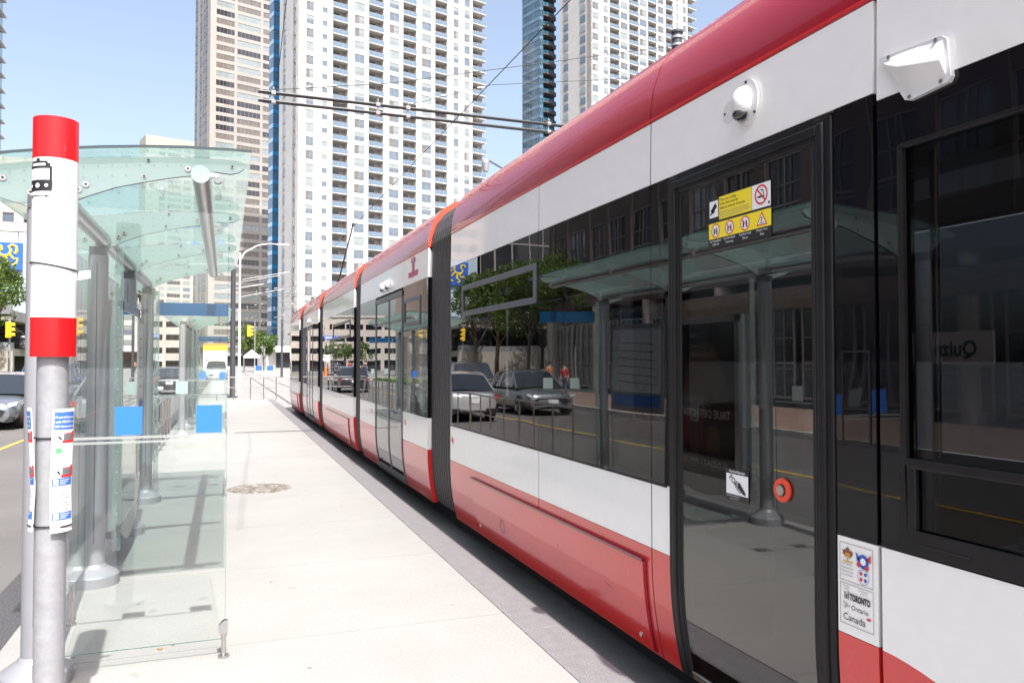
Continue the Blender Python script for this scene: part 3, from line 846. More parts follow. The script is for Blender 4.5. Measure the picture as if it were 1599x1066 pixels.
for y, x in ((1.82, 2.5), (3.3, 2.6), (2.3, 2.6), (4.6, 2.75), (6.2, 2.75), (9.4, 2.7), (11.4, 2.7)):
    b = MB(); b.tube([(x, y, .2), (x, y, 2.5)], .017, 'pole_steel', 10); tp(b, 'grab_pole')
for y in (3.95, 4.75, 5.55, 6.4, 14.1, 14.9, 15.9, 16.8):
    for x in (2.25, 3.95):
        b = MB(); b.box(x, x + .42, y, y + .42, .58, .66, 'seat_fabric'); b.box(x, x + .42, y + .36, y + .44, .66, 1.22, 'seat_fabric'); b.box(x + .1, x + .3, y + .1, y + .3, .2, .58, 'interior_dark')
        tp(b, 'seat', bevel=.02)
# trolley pole on the roof
b = MB(); b.tube([(3.32, 25.9, 3.62), (3.36, 22.2, 5.42)], [.030, .018], 'rod_black', 8); b.box(3.12, 3.52, 25.5, 26.4, 3.43, 3.62, 'dark_steel'); b.box(3.33, 3.39, 22.1, 22.3, 5.38, 5.46, 'rod_black')
tp(b, 'trolley_pole')
for y in (9.2, 14.6, 24.6):
    b = MB(); b.box(2.75, 3.9, y, y + 2.2, 3.42, 3.56, 'interior_grey'); tp(b, 'roof_unit', bevel=.03)
# ------------------------------------------------------------------ shelter
SX = -.83
PY = [4.50, 6.36, 8.08, 9.80]
PX_ = [-.868, -.866, -.848, -.83]
RY = [4.68, 6.36, 8.08, 9.80]
SO = Vector((SX, 4.7, 0))
RIBB = [(-1.27, 2.565), (-1.20, 2.500), (-1.10, 2.440), (-.98, 2.405), (-.89, 2.385), (-.80, 2.415), (-.70, 2.470), (-.56, 2.530), (-.40, 2.575), (-.28, 2.605), (-.19, 2.622), (-.08, 2.640), (-.06, 2.655), (.02, 2.648), (.065, 2.660), (.095, 2.685)]
RIBT = [(.10, 2.708), (.085, 2.722), (.03, 2.728), (-.20, 2.722), (-.40, 2.708), (-.60, 2.688), (-.80, 2.662), (-1.0, 2.628), (-1.15, 2.598), (-1.27, 2.575)]
CANT = [(-1.30, 2.575), (-1.15, 2.606), (-1.0, 2.636), (-.80, 2.670), (-.60, 2.697), (-.40, 2.718), (-.20, 2.732), (.03, 2.739), (.13, 2.738)]
def make_shelter(full=True):
    root = thing('transit_shelter', 'glass stop shelter with a curved mint canopy nearest the camera', 'shelter', SO)
    def p(b, n, par=None, **k): return b.build(n, par if par is not None else root, SO, **k)
    for iy, yp in enumerate(PY):
        xp, y = PX_[iy], RY[iy]
        b = MB(); b.cyl((xp, yp, .12), (xp, yp, 2.36), .066, 'silver_paint', n=32)
        b.box(xp - .003, xp + .003, yp - .0668, yp + .0668, .30, 2.30, 'frame_grey'); b.box(xp - .055, xp + .055, yp - .055, yp + .055, 2.358, 2.42, 'frame_grey')
        o = p(b, 'post')
        b = MB(); b.lathe((xp, yp, 0), [(.162, 0), (.162, .068), (.155, .076), (.086, .124), (.069, .146)], 'silver_paint', 40); p(b, 'base_collar', o)
        # curved fin
        b = MB()
        F = lambda a, c, d: (a, y + d, c)
        n = len(RIBB)
        rib = RIBB + RIBT
        # split as quads between lower and upper outlines to keep the concave plate clean
        xs = [-1.27, -1.20, -1.10, -.98, -.89, -.80, -.70, -.56, -.40, -.28, -.19, -.08, -.06, .02, .065, .098]
        def zt(x):
            T_ = RIBT[::-1]
            if x >= .085: return 2.722 - (x - .085) * 1.0
            for (a, q), (c, r) in zip(T_[:-1], T_[1:]):
                if a <= x <= c: return q + (r - q) * (x - a) / (c - a)
            return 2.575
        for side in (-.011, .011):
            b.grid([[F(x, z, side) for (x, z) in RIBB], [F(x, zt(x), side) for x in xs]], 'rib_glass', False)
        b.grid([[F(x, z, -.011) for x, z in RIBB], [F(x, z, .011) for x, z in RIBB]], 'canopy_edge', False)
        b.grid([[F(x, zt(x), -.011) for x in xs], [F(x, zt(x), .011) for x in xs]], 'mint_frit', False)
        b.grid([[F(xs[-1], RIBB[-1][1], -.011), F(xs[-1], RIBB[-1][1], .011)], [F(xs[-1], zt(xs[-1]), -.011), F(xs[-1], zt(xs[-1]), .011)]], 'mint_frit', False)
        rb = p(b, 'canopy_rib')
        for x, z in ((-1.08, 2.54), (-.955, 2.475), (-.90, 2.56), (-.735, 2.505), (-.70, 2.535), (-.20, 2.660), (-.40, 2.690), (-.42, 2.60), (-1.17, 2.555), (.03, 2.69)):
            big = (x, z) in ((-1.08, 2.54), (-.955, 2.475), (-.20, 2.66), (-.70, 2.535), (-.735, 2.505))
            b = MB(); b.cyl(F(x, z, -.018), F(x, z, .018), .016 if big else .009, 'stainless', n=14); b.cyl(F(x, z, -.021), F(x, z, .021), .006, 'grille_black', n=8); p(b, 'bolt', rb)
        b = MB()
        for k in range(15):
            x = -1.12 + k * .068
            if abs(x + .13) < .05: continue
            for zz in ((zt(x) - .045), (zt(x) - .10) if x < -.45 else None):
                if zz is None: continue
                for sd in (-.0125, .0125):
                    b.poly([(x + .0065 * cos(t), y + sd, zz + .0065 * sin(t)) for t in [2 * pi * q / 8 for q in range(8)]], 'frit_dot')
        p(b, 'frit_dots', rb, recalc=False)
        # frit-dotted fin beside each post
        if iy in (1, 3):
            b = MB(); b.box(SX + .070, SX + .125, y + .015, y + .027, .22, 2.40, 'fin_glass')
            for k in range(14):
                z = .34 + k * .15
                for sd in (.0135, .0285): b.poly([(SX + .098 + .006 * cos(t), y + sd, z + .006 * sin(t)) for t in [2 * pi * q / 8 for q in range(8)]], 'frit_dot')
            p(b, 'glass_fin', recalc=False)
    b = MB()
    b.cyl((SX - .005, 4.60, 2.475), (SX - .005, 9.93, 2.475), .052, 'brushed_steel', n=24)
    p(b, 'rear_beam')
    b = MB(); b.cyl((-.135, 4.66, 2.632), (-.135, 9.90, 2.632), .047, 'brushed_steel', n=28)
    b.cyl((-.135, 4.648, 2.632), (-.135, 4.66, 2.632), .050, 'mint_frit', n=28); b.cyl((-.135, 9.90, 2.632), (-.135, 9.912, 2.632), .050, 'mint_frit', n=28)
    bm_ = p(b, 'front_beam')
    for y in RY:
        b = MB(); b.cyl((-.045, y - .02, 2.612), (-.045, y + .02, 2.612), .022, 'insulator', n=14); b.box(-.10, -.04, y - .022, y + .022, 2.622, 2.645, 'stainless'); p(b, 'clamp', bm_)
    # canopy
    b = MB(); y0, y1 = 4.50, 10.30; th = .013
    lo = [[(x, y, z - 0.002) for x, z in CANT] for y in (y0, y1)]; hi = [[(x, y, z + th) for x, z in CANT] for y in (y0, y1)]
    b.grid(lo, 'canopy_glass'); b.grid(hi, 'canopy_glass')
    for r in (0, 1): b.grid([lo[r], hi[r]], 'canopy_edge', False)
    for k in (0, -1): b.grid([[r[k] for r in lo], [r[k] for r in hi]], 'glass_edge', False)
    p(b, 'canopy', recalc=False)
    # end panels
    for y, far in ((4.56, False), (9.95, True)):
        x0, x1 = SX + .05, .012
        b = MB(); b.box(x0, x1, y - .005, y + .005, .10, 2.40 if not far else 2.27, 'clear_glass')
        for x in (x0 - .0015, x1 + .0005): b.box(x, x + .0015, y - .0045, y + .0045, .10, 2.27, 'glass_edge')
        b.box(x0, x1, y - .0045, y + .0045, .0985, .0998, 'glass_edge')
        g = p(b, 'end_panel')
        b = MB(); b.box(x0 + .01, x1, y - .0068, y - .0058, 1.192, 1.206, 'stripe_white'); b.box(x0 + .01, x1 - .10, y - .0068, y - .0058, 1.168, 1.180, 'stripe_white'); p(b, 'stripe', g)
        for q0, q1 in ((-.535, -.405), (-.142, -.012)):
            b = MB(); b.box(q0, q1, y - .0072, y - .0060, 1.212, 1.360, 'marker_pale' if far else 'marker_blue'); p(b, 'marker_square', g)
        if far:
            b = MB(); b.box(SX + .08, .035, y - .013, y + .013, 2.127, 2.275, 'header_blue'); p(b, 'header', g)
        for x in (x1 - .005,):
            b = MB(); b.cyl((x, y, 0), (x, y, .012), .030, 'stainless', n=18); b.cyl((x, y, .01), (x, y, .125), .0125, 'stainless', n=14); b.cyl((x, y, .115), (x, y, .135), .017, 'stainless', n=14)
            cl = [(x + (.024 if k in (0, 1) else 0) + .0, 0) for k in range(2)]
            poly = [(x + .020, .128), (x + .020, .196), (x + .006, .200), (x - .012, .190), (x - .024, .172), (x - .028, .150), (x - .022, .128)]
            F = lambda a, c, d: (a, y + d, c)
            b.prism(poly, F, -.016, -.0075, 'pole_steel'); b.prism(poly, F, .0075, .016, 'pole_steel')
            p(b, 'foot_bracket', g)
    # rear glass wall
    for ya, yb in zip(PY[:-1], PY[1:]):
        b = MB(); b.box(SX - .095, SX - .085, ya + .08, yb - .08, .14, 2.30, 'clear_glass'); b.box(SX - .095, SX - .085, ya + .078, ya + .0798, .14, 2.30, 'glass_edge'); b.box(SX - .095, SX - .085, yb - .0798, yb - .078, .14, 2.30, 'glass_edge')
        g = p(b, 'rear_pane')
        b = MB(); b.box(SX - .084, SX - .0825, ya + .09, yb - .09, 1.19, 1.206, 'stripe_white'); p(b, 'stripe', g)
        b = MB()
        for q in (.35, .75): 
            yy = ya + (yb - ya) * q
            b.box(SX - .084, SX - .0825, yy, yy + .14, 1.215, 1.355, 'marker_pale')
        p(b, 'marker_square', g)
    for y in (5.42,):
        b = MB(); x = SX - .03; b.cyl((x, y, 0), (x, y, .012), .028, 'stainless', n=16); b.cyl((x, y, .01), (x, y, .14), .012, 'stainless', n=12); b.box(x - .012, x + .012, y - .012, y + .012, .14, .24, 'stainless'); p(b, 'foot_bracket')
    # poster box between the middle posts
    if full:
        x0, x1, ya, yb = SX - .05, SX + .10, 6.60, 7.88
        b = MB()
        F = lambda a, c, d: (x0 + d, a, c)
        yc = (ya + yb) / 2
        arc = [(yc + (yb - ya) / 2 * t, .16 + .16 * t * t) for t in [k / 8 - 1 for k in range(17)]]
        b.prism([(ya, 2.06)] + arc + [(yb, 2.06)], F, 0, x1 - x0 - .03, 'silver_paint')
        for q0, q1, z0, z1 in ((ya, ya + .07, .33, 2.06), (yb - .07, yb, .33, 2.06), (ya, yb, 1.99, 2.06)): b.box(x1 - .03, x1, q0, q1, z0, z1, 'brushed_steel')
        b.prism([(ya, .36)] + arc + [(yb, .36)], F, x1 - x0 - .03, x1 - x0, 'brushed_steel')
        box = p(b, 'poster_box')
        b = MB(); xp = x1 - .026; b.box(xp - .003, xp, ya + .07, yb - .07, .36, 1.99, 'poster_dark')
        FP = lambda a, z: (xp + .0008, a, z)
        b.poly([FP(a, z) for a, z in ((6.8, 1.15), (7.7, 1.15), (7.62, 1.45), (7.46, 1.70), (7.2, 1.80), (6.98, 1.68), (6.86, 1.42))], 'poster_brown')
        b.poly([FP(a, z) for a, z in ((6.95, .62), (7.2, .60), (7.18, .86), (7.06, .93), (6.97, .82))], 'poster_brown')
        b.text('TRUE DETECTIVE', FP, 7.24, .98, .085, 'poster_text', 'c', wmax=1.05, bold=.02)
        b.text('NEW SEASON', FP, 7.24, 1.10, .03, 'poster_text', 'c', wmax=.5)
        b.text('SUNDAYS 9PM', FP, 7.18, .46, .075, 'poster_text', 'c', wmax=.82)
        b.text('HBO', FP, 7.66, .46, .07, 'decal_gold', 'c', wmax=.16, bold=.03)
        p(b, 'poster', box, recalc=False)
        b = MB(); b.box(x1 - .012, x1 - .007, ya + .07, yb - .07, .36, 1.99, 'clear_glass'); p(b, 'poster_glass', box)
        ym0, ym1 = 8.28, 9.60
        b = MB(); b.box(SX - .05, SX - .02, ym0, ym1, .95, 2.06, 'silver_paint'); mp = p(b, 'map_board')
        b = MB(); x = SX - .018; b.poly([(x, ym0 + .05, 1.2), (x, ym1 - .05, 1.2), (x, ym1 - .05, 2.0), (x, ym0 + .05, 2.0)], 'map_print'); b.poly([(x, ym0 + .05, 1.02), (x, ym1 - .05, 1.02), (x, ym1 - .05, 1.17), (x, ym0 + .05, 1.17)], 'paper_blue')
        for k in range(6): b.poly([(x + .001, ym0 + .12 + .02 * k, 1.30 + .1 * k), (x + .001, ym1 - .2 + .01 * k, 1.33 + .1 * k), (x + .001, ym1 - .2 + .01 * k, 1.34 + .1 * k), (x + .001, ym0 + .12 + .02 * k, 1.31 + .1 * k)], 'decal_grey')
        p(b, 'map_sheet', mp, recalc=False)
    return root
sh1 = make_shelter()
sh1['group'] = 'glass shelters along the stop'
sh2 = make_shelter(False)
sh2.location = SO + Vector((.03, 13.35, 0)); tag(sh2, 'farther glass stop shelter seen through the end pane of the nearest one', 'shelter', 'glass shelters along the stop')

# ------------------------------------------------------------------ stop pole
PX, PYY = -.606, 3.36
pole = thing('stop_pole', 'galvanised stop pole with red and white sleeve and taped notices', 'stop pole', (PX, PYY, 0))
PO = Vector((PX, PYY, 0))
b = MB(); b.cyl((PX, PYY, .0), (PX, PYY, 2.47), .0520, 'galvanised', n=40); b.cyl((PX, PYY, 0), (PX, PYY, .03), .12, 'galvanised', n=32); b.build('pole', pole, PO)
R = .0760
b = MB()
for z0, z1, m_ in ((1.615, 1.760, 'sleeve_red'), (1.760, 2.350, 'sleeve_white'), (2.350, 2.505, 'sleeve_red')):
    for r_ in (R, R - .004): b.lathe((PX, PYY, 0), [(r_, z0), (r_, z1)], m_, 56)
b.lathe((PX, PYY, 0), [(R, 2.505), (R - .004, 2.505)], 'sleeve_red', 56)
b2 = MB()
for z0, z1, m_ in ((1.615, 1.760, 'sleeve_red'), (1.760, 2.350, 'sleeve_white'), (2.350, 2.505, 'sleeve_red')):
    n = 64
    for r_ in (R, R - .004):
        b2.add([(PX + r_ * cos(2 * pi * k / n), PYY + r_ * sin(2 * pi * k / n), z) for z in (z0, z1) for k in range(n)], [(k, (k + 1) % n, n + (k + 1) % n, n + k) for k in range(n)], m_, True)
for z in (1.615, 2.505):
    n = 64
    b2.add([(PX + r_ * cos(2 * pi * k / n), PYY + r_ * sin(2 * pi * k / n), z) for r_ in (R, R - .004) for k in range(n)], [(k, (k + 1) % n, n + (k + 1) % n, n + k) for k in range(n)], 'sleeve_red')
b2.cyl((PX, PYY, 2.498), (PX, PYY, 2.503), R - .003, 'sleeve_red', n=40)
sleeve = b2.build('sleeve', pole, PO)
b = MB(); fx, fy = .178, -.984; lx, ly = -.984, -.178
def onpole(w, z, r):   # w metres along the skin to the reader's left of the camera-facing line
    t = w / R
    dx, dy = fx * cos(t) + lx * sin(t), fy * cos(t) + ly * sin(t)
    return (PX + r * dx, PYY + r * dy, z)
CW = .063; z0 = 2.207
def ic(poly, m_, r):
    poly = [(a * .98, c * .945) for a, c in poly]
    # cut into vertical slices so that the picture hugs the sleeve
    pts = poly
    b.poly([onpole(CW - a, z0 + c, R + r) for a, c in pts], m_)
def icr(a0, a1, c0, c1, m_, r):
    n = max(1, int((a1 - a0) / .006))
    for k in range(n):
        p, q = a0 + (a1 - a0) * k / n, a0 + (a1 - a0) * (k + 1) / n
        ic([(p, c0), (q, c0), (q, c1), (p, c1)], m_, r)
icr(-.053, .053, .018, .115, 'decal_black', .0010); icr(-.047, .047, .115, .128, 'decal_black', .0010); icr(-.038, .038, .128, .136, 'decal_black', .0010)
icr(-.055, .055, .030, .06, 'decal_black', .0010)
icr(-.008, .008, .136, .146, 'decal_black', .0010); icr(-.0012, .0012, .146, .168, 'decal_black', .0010)
icr(-.030, .030, .117, .1265, 'decal_white', .0016); icr(-.044, .044, .062, .106, 'decal_white', .0016); icr(-.0012, .0012, .062, .106, 'decal_black', .0022)
icr(-.046, .046, .002, .016, 'decal_white', .0016); icr(-.046, .046, -.001, .002, 'decal_black', .0016)
for a_ in (-.034, .034): icr(a_ - .0025, a_ + .0025, -.008, .0, 'decal_black', .0016)
for a_, r_ in ((0, .0095), (-.034, .0065), (.034, .0065)):
    ic([(a_ + r_ * cos(2 * pi * k / 16), .040 + r_ * sin(2 * pi * k / 16)) for k in range(16)], 'decal_white', .0022)
b.build('streetcar_symbol', sleeve, PO, recalc=False)
b = MB(); n = 40
b.tube([onpole(R * 2 * pi * k / n, 1.950 + .013 * cos(2 * pi * k / n - 1.57), R + .0025) for k in range(n + 1)], .0028, 'black_plastic', 6)
b.build('cable_tie', sleeve, PO)
b = MB()
q = Vector(onpole(-.112, 1.938, R + .002)); rr_ = Vector((.95, .10, 0))
q2, q3, q4 = q + rr_ * .043 + Vector((0, 0, .008)), q + rr_ * .045 + Vector((0, 0, -.022)), q + Vector((0, 0, -.032))
b.prism([(0, 0), (1, 0), (1, 1), (0, 1)], lambda a, c, d: tuple(Vector(q4) * (1 - a) * (1 - c) + Vector(q3) * a * (1 - c) + Vector(q2) * a * c + Vector(q) * (1 - a) * c + Vector((.1, -.9, 0)) * d), 0, .002, 'paper_white')
b.build('paper_tag', sleeve, PO)
def notice(ang, w, zlo, zhi, lean):
    """stiff strapped sheet, tangent to the pole; ang is measured to the reader's left"""
    c0 = Vector(onpole(ang * R, 0, 0.0532)); nd = (c0 - Vector((PX, PYY, 0))).normalized(); td = Vector((nd.y, -nd.x, 0)) * -1
    b = MB()
    def F(a, z, d=0.0):
        u = a / (w / 2); f = (z - zlo) / (zhi - zlo)
        off = .012 + lean * abs(f - .35) * .05 - .012 * u * u
        v = c0 + td * a + nd * (off + d); return (v.x, v.y, z)
    cols = [-w / 2 + w * k / 8 for k in range(9)]; rows = [zlo + (zhi - zlo) * k / 10 for k in range(11)]
    b.grid([[F(a, z) for a in cols] for z in rows], 'paper_white'); b.grid([[F(a, z, -.0015) for a in cols] for z in rows], 'paper_white')
    def R_(a0, a1, z0, z1, m_, d=.0012):
        n = max(1, int((a1 - a0) / .013)); k2 = max(1, int((z1 - z0) / .05))
        for i in range(n):
            for j in range(k2):
                aa, ab = a0 + (a1 - a0) * i / n, a0 + (a1 - a0) * (i + 1) / n; za, zb = z0 + (z1 - z0) * j / k2, z0 + (z1 - z0) * (j + 1) / k2
                b.poly([F(aa, za, d), F(ab, za, d), F(ab, zb, d), F(aa, zb, d)], m_)
    h = zhi - zlo; hw = w / 2
    R_(-hw + .004, hw - .004, zhi - .17 * h, zhi - .012, 'paper_blue')
    FT2 = lambda a, z: F(a, z, .0024)
    for k, s_ in enumerate(('Proof-of-Payment', 'with PRESTO on', '509 Harbourfront')): b.text(s_, FT2, 0, zhi - .036 - k * .017, .0095, 'decal_white', 'c', wmax=w * .84, bold=.01)
    b.text('Starting Nov. 21', FT2, .0, zhi - .084, .006, 'decal_white', 'c', wmax=w * .6)
    for zc in (.73, .45):
        R_(-hw + .010, -hw + .034, zlo + zc * h, zlo + zc * h + .028, 'decal_grey'); R_(-hw + .0112, -hw + .0328, zlo + zc * h + .0012, zlo + zc * h + .0268, 'paper_white', .0018)
        b.poly([F(a, z, .0024) for a, z in ((-hw + .016, zlo + zc * h + .020), (-hw + .022, zlo + zc * h + .022), (-hw + .031, zlo + zc * h + .010), (-hw + .026, zlo + zc * h + .007))], 'decal_black')
        for q0, q1, z0, z1, m_ in ((.0, .045, .024, .028, 'decal_red'), (.0, .010, .0, .028, 'decal_grey'), (.010, .040, .004, .022, 'decal_grey'), (-.004, .046, -.008, .002, 'decal_red'), (.036, .046, .0, .034, 'decal_red')):
            R_(q0 - .005, q1 - .005, zlo + zc * h + z0 + .004, zlo + zc * h + z1 + .004, m_)
    R_(-hw + .012, -hw + .032, zlo + .64 * h, zlo + .64 * h + .018, 'decal_green')
    for zc in (.33, .055):
        R_(-hw + .004, hw - .004, zlo + zc * h + .02, zlo + zc * h + .048, 'paper_blue'); R_(-hw + .008, -hw + .024, zlo + zc * h + .0235, zlo + zc * h + .0445, 'paper_white', .0018)
        for k in range(3): R_(-hw + .030, hw - .012 - .01 * k, zlo + zc * h + .040 - k * .007, zlo + zc * h + .042 - k * .007, 'decal_white', .0018)
    for k in range(9): R_(-hw + .012 + (.02 if k % 4 else 0), hw - .012 - .006 * (k % 3), zlo + .155 * h + k * .009, zlo + .155 * h + k * .009 + .0022, 'decal_grey')
    R_(-hw + .028, hw - .002, zlo + .038 * h, zlo + .038 * h + .006, 'black_plastic', .003)
    return b.build('notice_sheet', pole, PO, recalc=False)
notice(-.60, .084, .968, 1.423, .4)
notice(1.50, .084, .976, 1.427, .5)
b = MB()
for z in (1.314, .990):
    b.tube([onpole(R * 2 * pi * k / 32, z, 0.0532 + .0025) for k in range(33)], .003, 'black_plastic', 6)
b.build('strap', pole, PO)

# ------------------------------------------------------------------ rails, cover, litter
def railing(name, label, pts, zt, zm, posts, group=None, m_='stainless', r=.018, zb=0.0):
    o = thing(name, label, 'railing', (pts[0][0], pts[0][1], zb), 0, group); off = Vector((pts[0][0], pts[0][1], zb))
    b = MB(); b.tube([(x, y, zt) for x, y in pts], r, m_, 10); b.build('top_rail', o, off)
    if zm is not None:
        b = MB(); b.tube([(x, y, zm) for x, y in pts], r * .8, m_, 10); b.build('mid_rail', o, off)
    for x, y in posts:
        b = MB(); b.cyl((x, y, zb), (x, y, zt), r * .9, m_, n=10); b.cyl((x, y, zb), (x, y, zb + .012), r * 2.2, m_, n=12); b.build('baluster', o, off)
    return o
railing('guard_rail', 'steel guard rail along the back of the stop between the shelters', [(-1.06, 10.5), (-1.06, 17.75)], .86, .46, [(-1.06, 10.5 + .805 * k) for k in range(10)], 'railings along the stop')
railing('guard_rail', 'steel guard rail along the back of the stop past the farther shelter', [(-1.06, 24.0), (-1.06, 34.0)], .86, .46, [(-1.06, 24 + .8 * k) for k in range(13)], 'railings along the stop')
railing('guard_rail', 'steel guard rail closing the far end of the platform', [(-1.06, 34.1), (2.02, 34.1)], .92, .50, [(-1.06, 34.1), (-.3, 34.1), (.36, 34.1), (1.0, 34.1), (1.52, 34.1), (2.02, 34.1)], 'railings along the stop', r=.022)
b = MB(); b.lathe((.42, 10.35, 0), [(.385, .0005), (.38, .006), (.0, .010)], 'pebble_mosaic', 40); o = b.build('manhole_cover', None); tag(o, 'round pebbled cover set flush in the pale platform', 'cover')
def litter(x, y, s, rz):
    b = MB(); pts = [(0, -.5), (.28, -.2), (.5, .1), (.2, .15), (0, .6), (-.2, .12), (-.5, .15), (-.3, -.15)]
    b.prism([(p[0] * s, p[1] * s) for p in pts], lambda a, c, d: (x + a * cos(rz) - c * sin(rz), y + a * sin(rz) + c * cos(rz), .003 + d + .15 * abs(a)), 0, .002, 'leaf_litter')
    o = b.build('dead_leaf', None); return o
tag(litter(-.325, 4.80, .035, .4), 'small dry orange leaf on the platform by the pane foot', 'leaf')
tag(litter(-.26, 4.84, .022, 2.0), 'tiny curled brown leaf just beside the orange one', 'leaf')
# ------------------------------------------------------------------ overhead line
def pole_thing(name, label, cat, x, y, z0, z1, r0, r1, m_, group=None):
    o = thing(name, label, cat, (x, y, z0), 0, group); b = MB(); b.cyl((x, y, z0), (x, y, z1), r0, m_, r1=r1, n=16); b.cyl((x, y, z0), (x, y, z0 + .05), r0 * 1.9, m_, n=16); b.build('pole', o, Vector((x, y, z0))); return o
def span(y, x0, x1, z, label, double=True, xp=8.78, zp=8.4, r=.022):
    off = Vector((xp, y, ZG))
    o = pole_thing('line_pole', label, 'line pole', xp, y, ZG, zp, .13, .105, 'dark_steel', 'poles carrying the overhead line')
    b = MB(); b.cyl((xp, y, zp), (xp, y, zp + .05), .13, 'dark_steel', n=16); b.build('pole_cap', o, off)
    for z_ in (zp - .28, zp - .12, zp - 1.05):
        b = MB(); b.cyl((xp, y, z_), (xp, y, z_ + .05), .125, 'insulator', n=16); b.build('clamp_band', o, off)
    for k, z_ in enumerate((z, z - .15)):
        b = MB()
        for dy in ((-.03, .03) if double else (0,)): b.tube([(x0, y + dy, z_), (xp, y + dy, z_ - .02)], r, 'rod_black', 8)
        b.build('cross_arm', o, off)
    for x in (x0 + .25, x0 + 2.05, x0 + 2.6, xp - 2.9):
        b = MB(); b.box(x - .035, x + .035, y - .05, y + .05, z - .18, z - .13, 'insulator'); b.box(x - .035, x + .035, y - .05, y + .05, z - .03, z + .03, 'insulator'); b.tube([(x, y, z - .13), (x, y, z - .03)], .012, 'insulator', 6); b.tube([(x, y - .06, z + .04), (x, y, z + .10), (x, y + .06, z + .04)], .012, 'insulator', 6); b.build('insulator', o, off)
    b = MB()
    b.tube([(x0 + .28, y, z + .06), (x0 + 2.2, y, z + .40), (xp, y, zp - .25)], .007, 'wire_black', 5)
    b.tube([(x0 + 2.6, y, z + .05), (x0 + 4.2, y, z + .62), (xp, y, zp - .9)], .006, 'wire_black', 5)
    for x, zz in ((x0 + .8, .17), (x0 + 1.25, .25), (x0 + 3.3, .32), (x0 + 4.0, .55)): b.cyl((x - .07, y, z + zz - .02), (x + .07, y, z + zz + .01), .014, 'insulator', n=8)
    b.build('stay_wire', o, off)
    return o
span(14.0, .50, 8.78, 6.205, 'dark line pole with twin black arms over the streetcar roof')
for k, (y, x0, z) in enumerate(((44.0, 1.3, 5.25), (58.0, 1.2, 5.35), (74.0, 1.0, 5.2), (90.0, .6, 5.3))):
    span(y, x0, 6.0, z, 'distant line pole with thin cross arms beyond the streetcar, %s' % ('first past the platform end', 'second past the platform end', 'third past the platform end', 'fourth past the platform end')[k], xp=5.9, zp=z + .75, r=.016)
b = MB(); b.tube([(3.42, -8, 5.42), (3.42, 14, 5.44), (3.40, 44, 5.40), (3.4, 74, 5.4), (3.3, 120, 5.4)], .0065, 'wire_black', 6); tag(b.build('contact_wire'), 'thin black trolley wire running above the streetcar into the distance', 'wire')
b = MB(); b.tube([(.80, 14.0, 6.30), (.75, 10.5, 6.65), (.60, 6.5, 7.2), (.5, 2, 8.0)], .006, 'wire_black', 6); tag(b.build('stay_cable'), 'thin cable rising from the tip of the twin arms past the tower', 'wire')
b = MB()
for y, z in ((40.5, 7.2), (47, 6.7), (56, 6.0)): pass
b.tube([(-.4, 41.2, 5.0), (1.9, 44, 5.7)], .018, 'white_pole', 8); o = b.build('strut_arm'); tag(o, 'slanting pale strut nearest the platform end under the wires', 'strut', 'slanting struts holding the far wires')
for k, (y, z) in enumerate(((47, 6.2), (52, 5.6), (56, 6.9))):
    b = MB(); b.tube([(.9, y, z), (3.6, y + 2, z + .75)], .014, 'white_pole', 8); tag(b.build('strut_arm'), 'slanting pale strut over the far tracks, %s' % ('second from the platform', 'third from the platform', 'highest of them')[k], 'strut', 'slanting struts holding the far wires')
# utility pole and lamp posts
o = pole_thing('utility_pole', 'dark steel post standing just past the platform end', 'pole', .36, 41.0, ZG, 6.6, .13, .11, 'dark_steel')
def lamp_post(x, y, h, arm, name, label, m_='white_pole'):
    o = pole_thing('street_lamp', label, 'street lamp', x, y, ZG, h - .6, .078, .05, m_, 'street lamps along the line'); off = Vector((x, y, ZG))
    b = MB(); b.tube([(x, y, h - 1.0), (x + .12 * arm, y, h - .55), (x + .45 * arm, y, h - .12), (x + .75 * arm, y, h), (x + arm, y, h - .01)], [.048, .042, .036, .03, .026], m_, 10); b.build('lamp_arm', o, off)
    b = MB(); b.box(x + arm - (.12 if arm > 0 else -.12), x + arm * 1.26, y - .09, y + .09, h - .06, h + .03, m_); b.build('lamp_head', o, off, bevel=.03)
    return o
lamp_post(.76, 46.6, 8.25, 2.1, 'street_lamp', 'tall white street lamp with curved arm at the far crossing')
